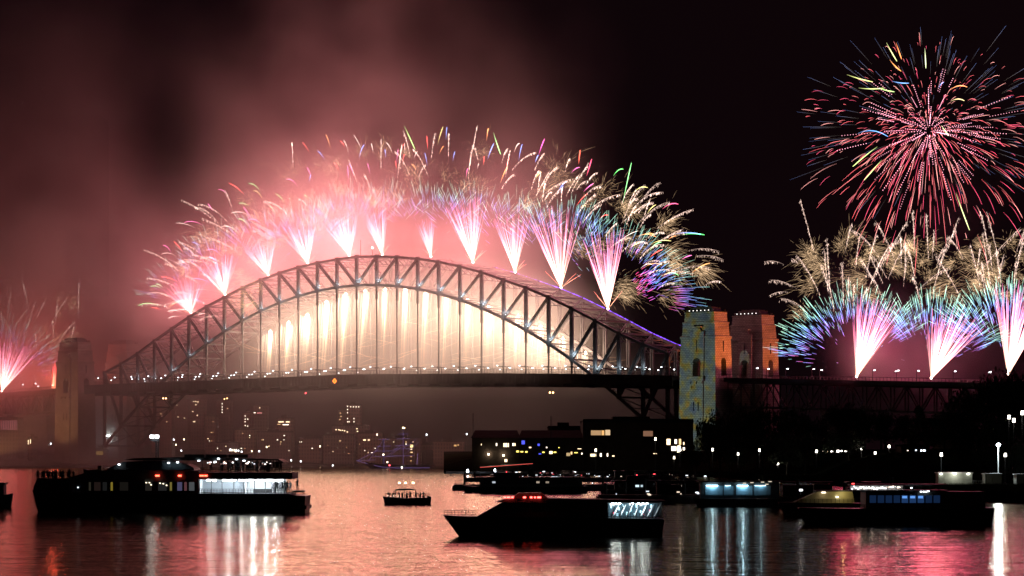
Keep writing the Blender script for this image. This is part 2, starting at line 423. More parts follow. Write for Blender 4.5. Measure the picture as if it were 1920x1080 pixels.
    for k in range(6):
        m2 = MB(); m2.box((-7+2.7*k, -5.9, 87.0), (.4, .3, .4)); m2.build("parapet_lamp", glow((1, .95, .9), 2.5), t)
    return t
py0 = pylon(); py0.location = B2W(278, 1.2, 2)
copy_thing(py0, B2W(278, 44.8, 2), label="dim brown granite pylon standing behind the coloured pylon")
far_p = copy_thing(py0, B2W(-286, 1.2, 2), label="smoke veiled pale granite pylon at the far hazy end of the bridge")
far_q = copy_thing(py0, B2W(-286, 44.8, 2), label="faint granite pylon almost lost in red smoke behind the pale one")
for q in (far_p, far_q):                               # no lamps burn on the smoke bound pylons
    for c in [c for c in q.children if c.name.startswith("parapet_lamp")]: bpy.data.objects.remove(c)
# coloured projector on the west face, orange floodlight on the south faces
def spot(name, loc, aim, color, watts, ang, pattern=False, blend=.5):
    l = bpy.data.lights.new(name, 'SPOT'); l.energy = watts; l.color = color; l.spot_size = rad(ang); l.spot_blend = blend; l.shadow_soft_size = .5
    o = bpy.data.objects.new(name, l); COL.objects.link(o); o.location = loc
    o.rotation_euler = (Vector(aim)-Vector(loc)).to_track_quat('-Z', 'Y').to_euler()
    if pattern:
        l.use_nodes = True; N = l.node_tree.nodes; L = l.node_tree.links; e = N["Emission"]
        g = N.new("ShaderNodeTexCoord"); nz = N.new("ShaderNodeTexNoise"); nz.inputs["Scale"].default_value = 30; nz.inputs["Detail"].default_value = 2
        L.new(g.outputs["Normal"], nz.inputs["Vector"]); r = N.new("ShaderNodeValToRGB"); cr = r.color_ramp
        cr.elements[0].position = .32; cr.elements[0].color = (.2, .3, .46, 1); cr.elements[1].position = .72; cr.elements[1].color = (.72, .34, .1, 1)
        for p_, c_ in ((.43, (.28, .42, .44, 1)), (.52, (.36, .47, .4, 1)), (.6, (.52, .52, .13, 1))):
            q_ = cr.elements.new(p_); q_.color = c_
        L.new(nz.outputs["Fac"], r.inputs[0]); L.new(r.outputs[0], e.inputs[0])
        sx = N.new("ShaderNodeSeparateXYZ"); L.new(g.outputs["Normal"], sx.inputs[0]); ab = N.new("ShaderNodeMath"); ab.operation = 'ABSOLUTE'; L.new(sx.outputs[0], ab.inputs[0])
        mr = N.new("ShaderNodeMapRange"); mr.inputs[1].default_value = .086; mr.inputs[2].default_value = .094; mr.inputs[3].default_value = 1; mr.inputs[4].default_value = 0   # shutters of the projector
        L.new(ab.outputs[0], mr.inputs[0]); L.new(mr.outputs[0], e.inputs[1])
    return o
spot("projector_light", B2W(278, -150, 30), B2W(278, -6, 46), (1, 1, 1), 760000, 40, True, .25)
spot("orange_floodlight", B2W(336, 0, 54), B2W(291, 1, 72), (1, .22, .03), 230000, 42)
spot("orange_floodlight", B2W(336, 42, 54), B2W(291, 45, 72), (1, .22, .03), 150000, 42)
spot("amber_floodlight", B2W(-284, -80, 6), B2W(-286, -6, 44), (1, .42, .16), 150000, 42)

# ------------------------------------------------------------------ approach viaducts
def viaduct(label, i0, i1, piers):
    t = thing("approach_viaduct", label, "viaduct", (CX, CY, 0), BROT)
    mb = MB(); deck_piece(mb, i0, i1, -2, 36, 0, -2.4); mb.build("deck", DECKM, t)
    for t0 in (-2.2, 36):
        mb = MB(); n = int((i1-i0)*8)
        for k in range(n+1):
            i = i0+(i1-i0)*k/n; mb.box((i*PANEL, t0, zdeck(i)+.9), (.2, .2, 1.8))
        for k in range(math.ceil((i1-i0)*2)):
            a = i0+k/2; mb.beam((a*PANEL, t0, zdeck(a)+1.8), ((a+.5)*PANEL, t0, zdeck(a+.5)+1.8), .25, .2)
        mb.build("parapet", DECKM, t)
    for t0 in (2, 32):
        mb = MB(); n = int((i1-i0)*2)
        for k in range(n):
            a = i0+k/2; b = a+.5; za, zb = zdeck(a), zdeck(b)
            mb.beam((a*PANEL, t0, za-2.6), (b*PANEL, t0, zb-2.6), 1.1, .8); mb.beam((a*PANEL, t0, za-16), (b*PANEL, t0, zb-16), 1.1, .8)
            mb.beam((a*PANEL, t0, za-2.6), (a*PANEL, t0, za-16), .6, .5)
            if k % 2: mb.beam((a*PANEL, t0, za-2.6), (b*PANEL, t0, zb-16), .6, .5)
            else: mb.beam((a*PANEL, t0, za-16), (b*PANEL, t0, zb-2.6), .6, .5)
        mb.build("truss", STEEL, t)
    for i in piers:
        mb = MB(); mb.box((i*PANEL, 15, (zdeck(i)-16)/2), (5, 34, zdeck(i)-16), taper=.9); mb.build("pier", STONE, t)
viaduct("dark lattice truss approach span running behind the park trees", 16.3, 36, (20, 24, 28, 32))
viaduct("smoke veiled approach span beyond the far pylon", -30, -16.7, (-20, -24, -28))

# lamps on the approach spans
def approach_lamp():
    t = thing("road_lamp", "white road lamp on the approach span", "street lamp", (0, 0, 0), BROT, "road lamps on the approach spans")
    mb = MB(); mb.tube([Vector((0, 0, 0)), Vector((0, 0, 5.2)), Vector((0, .5, 5.6)), Vector((0, 1.4, 5.7))], .16, n=6); mb.build("pole", DARK, t)
    mb = MB(); mb.box((0, 1.7, 5.65), (.7, 1.1, .4)); mb.build("lamp_head", LAMPC, t); return t
al = None
for px, tt in ((1476, 6), (1419, 6), (1524, 3), (1553, 30), (1638, 3), (1683, 3), (1697, 30), (1721, 3), (1790, 3), (1856, 3), (1876, 28), (1450, 30), (35, 6), (59, 6), (75, 30), (48, 30)):
    i = ridge_i(px-1.7*tt*.0); i -= tt*.05; loc = B2W(i*PANEL, tt, zdeck(i))
    if al is None: al = approach_lamp(); al.location = loc
    else: copy_thing(al, loc)

# ------------------------------------------------------------------ fireworks
PINK = [(1.6, 1.0, .72), (1.75, .85, .78), (1.5, .5, .66), (1.1, .26, .62)]
def mixc(stops, u):
    u = min(max(u, 0), 1)*(len(stops)-1); i = min(int(u), len(stops)-2); f = u-i
    return tuple(a+(b-a)*f for a, b in zip(stops[i], stops[i+1]))
def sc_(c, k): return tuple(x*k for x in c)
def adir(a, b):        # a: angle from vertical in the picture's plane, b: tilt in depth (radians)
    return Vector((math.sin(a)*math.cos(b), math.sin(b), math.cos(a)*math.cos(b)))
def streak(mb, o, d, r0, r1, drop, stops, rad0, rad1, n=5, k=1.0, rng=None):
    pts, rr, cc = [], [], []
    for j in range(n):
        u = j/(n-1); r = r0+(r1-r0)*u; pts.append(o+d*r+Vector((0, 0, -drop*(r/max(r1, 1e-6))**2)))
        rr.append((rad0+(rad1-rad0)*u)*(1 if 0 < j < n-1 else .5)); cc.append(sc_(mixc(stops, u), k))
    mb.tube(pts, rr, cc)
def tuft(mb, p, d, size, n, k):
    n = int(n*1.5); k *= 1.35
    """a puff of fine golden sparks thrown along d and falling"""
    for _ in range(n):
        v = (d + Vector((R.gauss(0, .42), R.gauss(0, .42), R.gauss(0, .36))))*size*R.uniform(.4, 1.0)
        o = p+Vector((R.gauss(0, 1), R.gauss(0, 1), R.gauss(0, 1)))*size*.12
        a = R.uniform(.1, .75); b = min(1.05, a+R.uniform(.15, .4)); drop = size*R.uniform(.25, .6)
        pts = [o+v*u+Vector((0, 0, -drop*u*u)) for u in (a, (a+b)/2, b)]
        g = k*R.uniform(.3, 1.2); mb.tube(pts, [.06, .08, .05], [(.5*g, .32*g, .17*g), (.68*g, .45*g, .26*g), (.3*g, .18*g, .09*g)])
def curl(mb, o, d, r0, l, drop, bend, stops, rad, k):
    p0 = o+d*r0; pts = [p0+d*l*u+Vector((0, 0, -drop-bend*l*u*u)) for u in (0, .25, .5, .75, 1)]
    mb.tube(pts, [rad*.4, rad*.8, rad, rad, rad*.4], [sc_(mixc(stops, u), k) for u in (0, .25, .5, .75, 1)])
def comet(mb, p, d, L, bend, col, wd, k=1.0):
    pts = [p+d*L*u+Vector((0, 0, -bend*L*u*u)) for u in (0, .2, .4, .6, .8, 1)]
    mb.tube(pts, [wd*.3, wd*.6, wd*.9, wd, wd, wd*.5], [sc_(col, k*x) for x in (.25, .5, .8, 1, 1, .8)])
def glitter_comet(mb, p, d, L, bend, k=1.0, wd=.9):
    """pale trail that widens into glittering specks toward its head"""
    pts = [p+d*L*u+Vector((0, 0, -bend*L*u*u)) for u in [j/8 for j in range(9)]]
    mb.tube(pts, [.05, .07, .09, .11, .12, .12, .12, .1, .06], [sc_((.9, .6, .5), k*x) for x in (.3, .4, .6, .8, .9, 1, 1, .8, .5)])
    for _ in range(int(L*2.4)):
        u = R.random()**.7; q = p+d*L*u+Vector((0, 0, -bend*L*u*u))
        s = wd*u; q = q+Vector((R.gauss(0, s*.55), R.gauss(0, s*.55), R.gauss(0, s*.5)-.7*s)); g = k*R.uniform(.5, 1.6)
        v = Vector((R.gauss(0, .2), 0, -R.uniform(.3, 1.1)))
        mb.tube([q, q+v], .09, [(1.05*g, .74*g, .62*g), (.5*g, .33*g, .26*g)])
PX = F/1560.0   # picture px (1920) per metre near the bridge: converts lengths only
def firework(label, px, py, D, a0, a1, L, dome, tufts, comets, k=1.0, n=75, light=1.0, lcol=(1, .2, .32), glit=(), group="spark fans fired from the bridge", stray=True):
    base = P(px, py, D); ppm = F/D; rt = thing("firework_fan", label, "firework", base, 0, group)
    mb = MB(); O = Vector((0, 0, 0)); Lm = L/ppm
    for j in range(n):
        a = rad(a0+(a1-a0)*R.random()); b = R.gauss(0, .2); l = Lm*R.uniform(.55, 1.08)
        g = k*R.uniform(.35, 1.0)
        streak(mb, O+Vector((R.gauss(0, .3), R.gauss(0, .3), 0)), adir(a, b), Lm*R.uniform(0, .12), l, l*.03, PINK, .09, .24, 5, g)
    for j in range(int(n*.5)):
        a = rad(a0+(a1-a0)*R.random()); b = R.gauss(0, .2); l = Lm*R.uniform(.25, .6)
        streak(mb, O, adir(a, b), 0, l, l*.03, [(1.3, .85, .5), (1.1, .5, .36), (.7, .25, .22)], .12, .1, 3, k*R.uniform(.4, 1))
    if stray:
        for j in range(4):
            a = rad(R.choice([a1+24, a1+30, a0-14])+R.uniform(-5, 5)); streak(mb, O, adir(a, 0), 1, Lm*R.uniform(.2, .33), 1, [(2, 1.1, .6), (2.4, .6, .5)], .08, .14, 3, k)
    mb.octa((0, 0, .3), .8, (9, 7, 5.5)); tag(mb.build("spark_jet", SPARK, rt), kind="stuff")
    if dome:
        A0, A1, R0, R1, nd, kd = dome; mb = MB()
        for j in range(int(nd*1.5)):
            a = math.radians(A0+(A1-A0)*R.random()); b = R.gauss(0, .35); rr = R.uniform(R0, R1)/ppm; l = R.uniform(9, 34)/ppm
            g = kd*R.uniform(.3, 1.1); ad = abs(math.degrees(a)); u0 = (rr*ppm-R0)/(R1-R0+1)
            full = [(1.9, .25, .6), (1.1, .4, 1.5), (.45, .5, 1.8), (.35, .7, 1.35), (.55, 1.25, .98), (.9, 1.45, 1.1)]
            lo = u0*.7+(.12 if ad < 60 else -.15); st = [mixc(full, lo), mixc(full, lo+.18), mixc(full, lo+.36)]
            drop = rr*.1*(1+ad/45)
            streak(mb, O, adir(a, b), rr, rr+l, drop, st, .09, .13, 4, g)
        tag(mb.build("dome_sparks", SPARK, rt), kind="stuff")
    for (tx, ty, dx, dy, size, nn, kk) in tufts:
        mb = MB(); p = P(tx, ty, D+R.uniform(-70, -10))-base; tuft(mb, p, Vector((dx, R.uniform(-.4, .4), -dy)).normalized(), size/ppm, nn, kk); tag(mb.build("golden_tuft", SPARK, rt), kind="stuff")
    for (tx, ty, dx, dy, l, bend, col, wd, kk) in comets:
        mb = MB(); p = P(tx, ty, D+R.uniform(-75, -20))-base; comet(mb, p, Vector((dx, R.uniform(-.2, .2), -dy)).normalized(), l/ppm, bend, col, wd, kk); mb.build("comet_trail", SPARK, rt)
    for (tx, ty, dx, dy, l, bend, kk, wd) in glit:
        mb = MB(); p = P(tx, ty, D+R.uniform(-75, -20))-base; glitter_comet(mb, p, Vector((dx, R.uniform(-.2, .2), -dy)).normalized(), l/ppm, bend, kk, wd); tag(mb.build("glitter_trail", SPARK, rt), kind="stuff")
    if light:
        m_ = rad((a0+a1)/2); lamp_light("firework_glow", base+Vector((math.sin(m_), 0, math.cos(m_)))*Lm*.45, lcol, .25e5*light, 18 if light > 2.5 else 12)
    return rt

def arch_D(px): return 1626*(1-.00746*ridge_i(px-30))+10
FANS = [  # px, py, a0, a1, L, dome(A0,A1,R0,R1,n,k), brightness, light
    (358, 587, -50, 24, 66, (-60, 40, 70, 120, 60, .6), .9, 3.6),
    (422, 553, -46, 18, 80, (-50, 40, 90, 135, 90, .7), 1.0, 4.4),
    (503, 517, -44, 12, 75, (-45, 45, 95, 140, 90, .8), .7, 4.4),
    (577, 494, -42, 14, 78, (-50, 40, 78, 120, 130, .9), 1.05, 5.0),
    (655, 480, -40, 16, 82, (-40, 40, 95, 135, 110, .7), .95, 4.6),
    (717, 478, -30, 6, 92, (-35, 40, 100, 140, 80, .6), .6, 4.6),
    (808, 482, -24, 6, 74, (-40, 40, 100, 145, 110, .7), .45, 4.6),
    (887, 493, -28, 14, 120, (-40, 40, 115, 150, 100, .7), .9, 4.4),
    (966, 511, -24, 14, 112, (-40, 40, 112, 150, 90, .7), .75, 3.6),
    (1052, 540, -25, 18, 148, (-38, 34, 128, 180, 150, 1.0), 1.0, 2.0),
    (1140, 580, -21, 13, 150, (-30, 76, 128, 178, 190, .9), 1.1, 1.1),
]
ORD = ["first", "second", "third", "fourth", "fifth", "sixth", "seventh", "eighth", "ninth", "tenth", "eleventh", "twelfth", "thirteenth", "fourteenth", "fifteenth", "sixteenth", "seventeenth", "eighteenth", "nineteenth", "twentieth"]
# the golden crown of comets and tufts round the arch, shared out to the nearest fan
per = {i: ([], [], []) for i in range(len(FANS))}
def nearest(px, py): return min(range(len(FANS)), key=lambda i: (FANS[i][0]-px)**2+.2*(FANS[i][1]-py)**2)
COLS = [(3.4, .35, .3), (.7, 2.4, .8), (.6, .95, 2.4), (2.6, .5, 1.3), (2.4, 2.0, .7), (2.6, 1.0, .35), (2.0, 1.5, 1.3)]
for j in range(190):
    phi = R.uniform(-92, 78); a = rad(phi); f = R.uniform(.8, 1.02)
    x = 790+(560 if phi > 0 else 500)*math.sin(a)*f; y = 600-355*math.cos(a)*f
    vis = .8 if x < 900 else 1.25; i = nearest(x, y)
    dx, dy = math.sin(a*.75), -math.cos(a*.75)
    dx += R.gauss(0, .25)
    if R.random() < (.62 if x < 1000 else .32): per[i][1].append((x-dx*14, y-dy*14, dx, dy, R.uniform(18, 46), R.uniform(.15, .55), R.choice(COLS), R.uniform(.17, .28), vis))
    else: per[i][2].append((x-dx*30, y-dy*30, dx, dy, R.uniform(34, 90), R.uniform(.1, .5), 1.3*vis, R.uniform(.3, .75)))
for j in range(95):
    phi = R.uniform(-88, 86); a = rad(phi); f = R.uniform(.62, .93)
    x = 790+(545 if phi > 0 else 490)*math.sin(a)*f; y = 600-345*math.cos(a)*f
    if 1165 < x < 1215 and y > 480: continue
    per[nearest(x, y)][0].append((x, y, math.sin(a*.8), -math.cos(a*.8)*.8, R.uniform(26, 52), R.randint(45, 90), .6 if x > 950 else .6))
# a few marked ones on the clear side
for (x, y, dx, dy, s, n_, k_) in ((1275, 500, -.1, -.1, 34, 110, .8), (1300, 505, 1, -.15, 50, 140, .8), (1240, 430, .3, -.6, 50, 150, .8), (1245, 475, .8, -.5, 48, 120, .7), (1170, 400, .5, -.7, 55, 120, .7), (1120, 370, .3, -.8, 60, 110, .6), (1040, 330, .1, -.9, 60, 100, .6)):
    per[10 if x > 1100 else 9][0].append((x, y, dx, dy, s, n_, k_))
for (x, y, dx, dy, l, bd, c, wd) in ((1268, 438, .9, -.15, 46, .18, (.5, .9, 2.4), .3), (1280, 440, .95, -.2, 42, .2, (.4, 2.4, .6), .32), (1242, 392, .75, -.7, 40, .45, (3.2, .4, .9), .3), (1150, 330, .5, -.8, 34, .5, (.6, 2.4, .6), .3), (1168, 380, .2, -1, 78, .05, (.9, 2.6, .9), .26), (1010, 290, .3, -.9, 34, .1, (3.0, .4, 1.6), .28), (925, 248, .3, 1, 46, -.1, (1.2, 2.6, .9), .28), (758, 236, .45, 1, 50, 0, (1.4, 2.6, .8), .26), (1085, 308, .1, -1, 30, .1, (3.4, .5, .3), .3), (1100, 330, .3, -1, 32, 0, (3.4, .35, .7), .3)):
    per[nearest(x, y)][1].append((x, y, dx, dy, l, bd, c, wd, 1.0))
for (x, y, dx, dy, l) in ((1275, 505, .9, -.35, 62), (1290, 470, .9, -.25, 60), (1305, 480, .95, -.15, 50), (1225, 460, .7, -.55, 80), (1195, 420, .6, -.7, 95), (1230, 520, .85, -.4, 70), (1165, 420, .35, -.9, 120), (1200, 380, .5, -.8, 70)):
    per[10][2].append((x, y, dx, dy, l, .3, 1.0, .8))
for i, (px, py, a0, a1, L, dome, k, lt) in enumerate(FANS):
    firework("%s pink and white spark fan from the smoky end of the arch crown" % ORD[i], px, py, arch_D(px), a0, a1, L, dome, per[i][0], per[i][1], k, 80, lt, (1, .22, .24) if i < 9 else (1, .2, .32), per[i][2])
# low cluster of red and blue sparks to the side of the last fan
rt = thing("spark_burst", "hanging spray of red and blue sparks beside the last fan of the arch", "firework", P(1190, 540, 1500)); mb = MB()
for j in range(120):
    a = rad(R.uniform(38, 68)); r0 = R.uniform(0, 52); o = Vector((R.gauss(2, 3), R.gauss(0, 4), R.gauss(0, 4.5)))/1
    d = adir(a, R.gauss(0, .3)); u = r0/60; st = [mixc([(2.6, .15, .5), (1.8, .2, 1), (.3, .45, 2.2), (.2, 1.2, 1.1)], u), mixc([(2.6, .15, .5), (1.8, .2, 1), (.3, .45, 2.2), (.2, 1.2, 1.1)], u+.15)]
    l = R.uniform(5, 14)*.31; streak(mb, o, d, r0*.31, r0*.31+l, .6, st, .13, .15, 3, R.uniform(.5, 1.2))
tag(mb.build("falling_sparks", SPARK, rt), kind="stuff")

# three large fans on the approach span and one at the other end
def rightgold(cx, n, spread=85):
    tf, gl = [], []
    for j in range(n):
        x = cx+R.gauss(0, spread*.6); y = R.uniform(455, 560); d = (x-cx)/spread
        tf.append((x, y, d*.9, -.35, R.uniform(26, 48), R.randint(70, 130), .6))
    for j in range(n+4):
        x = cx+R.gauss(0, spread*.55); y = R.uniform(470, 590); d = (x-cx)/spread
        gl.append((x, y, d*.55+R.gauss(0, .12), -1, R.uniform(60, 135), R.uniform(.05, .4), .95, R.uniform(.6, 1.1)))
    return tf, gl
def Dr(px): return 1626*(1-.00746*ridge_i(px))+12
for (px, py, a0, a1, L, dm, cx, lab) in (
    (1606, 707, -2, 36, 150, (-62, 46, 112, 178, 330, 1.25), 1580, "white and pink spark fan nearest the granite pylons on the approach span"),
    (1746, 710, -1, 44, 138, (-34, 52, 104, 168, 280, 1.15), 1720, "middle pink spark fan of the three on the approach span"),
    (1890, 702, -8, 30, 172, (-46, 40, 112, 192, 340, 1.3), 1870, "pink spark fan at the frame edge above the dark trees")):
    tf, gl = rightgold(cx, 15)
    if px < 1650:
        tf += [(1505, 590, -.1, -.2, 40, 110, .7), (1518, 480, .1, -.7, 44, 130, .7), (1550, 510, -.6, -.4, 55, 120, .6)]
        gl += [(1470, 496, -.8, -.45, 40, .35, 1, .9), (1495, 542, -.75, -.55, 62, .3, 1, 1), (1498, 495, -.6, -.7, 22, .3, 1.1, .9), (1510, 580, -.7, -.6, 60, .3, .9, .8), (1478, 548, -.9, -.2, 38, .4, 1, .8)]
    firework(lab, px, py, Dr(px), a0, a1, L, dm, tf, [], 1.15, 120, 2.6, (1, .06, .19), gl, "spark fans on the approach spans", False)
tf = [(R.uniform(5, 150), R.uniform(560, 640), R.gauss(0, .5), -.5, R.uniform(22, 40), 40, .4) for j in range(8)]
gl = [(R.uniform(0, 150), R.uniform(580, 660), R.gauss(.1, .25), -1, R.uniform(35, 85), .2, .45, .7) for j in range(14)]
firework("pink spark fan beside the smoke veiled far pylon", 3, 734, 1875, -8, 42, 100, (-40, 62, 85, 150, 170, .75), tf, [], 1.8, 90, 3.6, (1, .1, .1), gl, "spark fans on the approach spans", False)
t = thing("flare", "thin red flare burning behind the far pylon", "flare", P(101, 728, 1850)); mb = MB()
for j in range(16):
    streak(mb, Vector((R.gauss(0, .8), R.gauss(0, .8), 0)), adir(R.gauss(.05, .05), 0), 0, R.uniform(12, 22), 0, [(4, 1.2, .5), (3, .2, .15), (1.6, .08, .08)], .16, .2, 4, R.uniform(.4, 1))
mb.build("flame_streaks", SPARK, t); lamp_light("flare_glow", P(101, 705, 1850), (1, .12, .06), 4e4, 3)

# the big shell at the top of the frame
D_ = 1480; rt = thing("firework_shell", "huge round shell burst of red, white and blue sparks high in the black sky", "firework", P(1742, 246, D_)); RS = 80.0
def sph():
    while True:
        v = Vector((R.uniform(-1, 1), R.uniform(-1, 1), R.uniform(-1, 1)))
        if .05 < v.length < 1: v.normalize(); v.z *= .78; return v
mb = MB()
for j in range(640):
    d = sph(); r0 = RS*R.uniform(.1, .95); l = RS*R.uniform(.04, .18)*(1.5 if d.z < -.2 else .8); g = R.uniform(.5, 1.2)
    c = R.choice([(2.6, .38, .45), (2.8, .6, .62), (2.4, .25, .5), (2.8, 1.1, 1.0)])
    curl(mb, Vector((0, 0, 0)), d, r0, l*R.uniform(.6, 1.2), 8*(r0/RS)**2, R.uniform(.1, .55), [sc_(c, .5), sc_(c, .9), c], .1, g*.9)
tag(mb.build("red_stars", SPARK, rt), kind="stuff")
mb = MB()
for j in range(95):
    d = sph(); r0 = RS*R.uniform(.03, .5); r1 = r0+RS*R.uniform(.12, .3); g = R.uniform(.6, 1.3)
    for q in range(int((r1-r0)/1.7)):
        r = r0+q*1.7; mb.octa(d*r+Vector((0, 0, -5*(r/RS)**2)), .27, (2.3*g, .9*g, 1.2*g))
tag(mb.build("strobe_stars", SPARK, rt), kind="stuff")
mb = MB()
for j in range(150):
    d = sph()
    if d.z < -.5: d.z = -d.z
    r0 = RS*R.uniform(.45, .85); r1 = r0+RS*R.uniform(.12, .3); g = R.uniform(.4, 1.0)
    streak(mb, Vector((0, 0, 0)), d, r0, r1, 3, [(.14, .11, .08), (.2, .18, .2), (.13, .2, .5)], .07, .11, 4, g)
tag(mb.build("fading_tails", SPARK, rt), kind="stuff")
for (x, y, dx, dy, l, bd, c) in ((1662, 80, .5, 1, 44, -.1, (2, 2.2, .8)), (1588, 140, .9, .35, 52, -.1, (2, 2.1, .7)), (1610, 165, .95, .15, 48, -.15, (1.8, 2.1, .7)), (1645, 165, .9, .3, 34, -.1, (1.4, 2.2, .7)), (1734, 90, .05, 1, 38, 0, (2, 2.3, 1.2)), (1645, 275, -.8, .55, 56, .1, (1.8, 2.2, .7)), (1653, 300, -.7, .8, 50, 0, (1.6, 2, .7)), (1765, 235, .5, .8, 26, -.1, (2, 2.4, 1)), (1792, 362, .35, 1, 78, -.05, (1.9, 2.2, .9)), (1783, 190, .8, -.5, 30, .5, (2.2, 1.7, .8)), (1672, 152, .9, .3, 34, -.2, (.5, 1, 2.2)), (1760, 165, .4, -.8, 22, .4, (.5, .9, 2)), (1608, 250, .8, -.35, 62, .5, (.4, .9, 2)), (1680, 80, .3, 1, 36, -.1, (3, .9, .3)), (1668, 112, .6, .8, 36, -.2, (3, 1.1, .3)), (1780, 170, .7, -.6, 44, .5, (3, 1, .4))):
    mb = MB(); comet(mb, P(x, y, D_-30)-rt.location, Vector((dx, 0, -dy)).normalized(), l*.3, bd, c, .32); mb.build("comet_trail", SPARK, rt)
lamp_light("shell_glow", rt.location, (1, .2, .3), 2.2e5, 12)

# golden falls pouring from the lower chord to the deck
FT = []
for i in range(-6, 10):
    x = (i+.30)*PANEL; t_ = 17 if i < 6 else 24
    zt = zbot(i+.3)-(8 if i < -3 else 3.5 if i < -2 else 1.5); zb = zdeck(i)+1
    FT.append((x, t_, zt, zb, i))
def smoky(n_): return ORD[n_] if n_ < len(ORD) else str(n_)
for n_, (x, t_, zt, zb, i) in enumerate(FT):
    if zt-zb < 5: continue
    base = B2W(x, t_, zb); rt = thing("firework_fall", "%s white gold spark curtain from the smoky end, pouring from the lower chord" % smoky(n_), "firework", base, 0, "white gold spark curtains under the arch")
    h = zt-zb; mb = MB(); bright = 1.0 if i < -1 else (.85 if i < 5 else .9)
    for (off, wd, ns, kk, lo) in ((0, 2.7 if i < -1 else 2.3, 42 if i < -1 else 30, .9, .12), (-4.6, 1.0, 9, .5, .3), (6.0, 2.2, 6, .25, .2)):
        for q in range(ns):
            ox = off+R.gauss(0, wd*.5); oy = R.gauss(0, 2.0); top = h-R.uniform(0, 2.4)-abs(R.gauss(0, .8)); end = h*max(0, R.uniform(-.6, lo+.55)) if R.random() < .8 else h*.5
            if end > top-3: continue
            sl = -.12*(1 if i < 0 else .55); pts, cc = [], []
            for u in (0, .12, .35, .65, 1):
                z = top+(end-top)*u; pts.append(Vector((ox+sl*(h-z)*.55+2.2, oy, z))); fz = (h-z)/h
                b_ = kk*bright*R.uniform(.7, 1.1); cc.append(sc_(mixc([(1.9, 1.65, 1.25), (.74, .55, .36), (.3, .2, .12), (.14, .085, .045), (.08, .045, .025)], fz*1.05), b_))
            mb.tube(pts, [.1, .17, .2, .19, .08], cc)
    tag(mb.build("spark_curtain", SPARK, rt), kind="stuff")
    mb = MB(); mb.octa((2, 0, h-.5), 1.3, (5, 4, 2.8)); mb.build("burning_head", SPARK, rt)
    mb = MB()
    for q in range(7):
        s_ = R.choice([-1, 1, 1]); a = R.uniform(.2, .5); p0 = Vector((R.uniform(-8, 8), R.uniform(-6, 6), R.uniform(4, h*.6))); l = R.uniform(9, 26)
        streak(mb, p0, Vector((s_*math.cos(a), 0, math.sin(a))), 0, l, l*R.uniform(.02, .15), [(.5, .3, .16), (.9, .6, .35), (.4, .22, .12)], .1, .1, 4, R.uniform(.5, 1))
    tag(mb.build("stray_sparks", SPARK, rt), kind="stuff")
    lamp_light("fall_glow", base+Vector((1, 0, h*.72)), (1, .66, .45), (.46e5 if i < 5 else 1.0e5)*bright*FALLK, 13)

# ------------------------------------------------------------------ smoke
class Fld:
    tree = None
    def __init__(s, k): s.k = k
    @staticmethod
    def math(op, *a):
        n = Fld.tree.nodes.new("ShaderNodeMath"); n.operation = op
        for j, q in enumerate(a):
            if isinstance(q, Fld): Fld.tree.links.new(q.k, n.inputs[j])
            else: n.inputs[j].default_value = q
        return Fld(n.outputs[0])
    def __add__(s, o): return Fld.math('ADD', s, o)
    __radd__ = __add__
    def __sub__(s, o): return Fld.math('SUBTRACT', s, o)
    def __rsub__(s, o): return Fld.math('SUBTRACT', o, s)
    def __mul__(s, o): return Fld.math('MULTIPLY', s, o)
    __rmul__ = __mul__
    def __truediv__(s, o): return Fld.math('DIVIDE', s, o)
def f_exp(a): return Fld.math('EXPONENT', a)
def f_gauss(a, c, wd): q = (a-c)/wd; return f_exp((q*q)*-1)
def f_max(a, b): return Fld.math('MAXIMUM', a, b)
def f_min(a, b): return Fld.math('MINIMUM', a, b)
def f_step(a, lo, hi):
    n = Fld.tree.nodes.new("ShaderNodeMapRange"); n.interpolation_type = 'SMOOTHSTEP'; n.clamp = True
    n.inputs[1].default_value = lo; n.inputs[2].default_value = hi; Fld.tree.links.new(a.k, n.inputs[0]); return Fld(n.outputs[0])
def smoke_material():
    m, N, L = newmat("firework_smoke"); N.clear()
    v = N.new("ShaderNodeVolumeScatter"); v.inputs["Color"].default_value = (.93, .93, .93, 1); v.inputs["Anisotropy"].default_value = .15
    a = N.new("ShaderNodeAttribute"); a.attribute_name = 'density'; mm = N.new("ShaderNodeMath"); mm.operation = "MULTIPLY"; mm.inputs[1].default_value = .005; L.new(a.outputs["Fac"], mm.inputs[0]); L.new(mm.outputs[0], v.inputs["Density"])
    o = N.new("ShaderNodeOutputMaterial"); L.new(v.outputs[0], o.inputs["Volume"]); return m
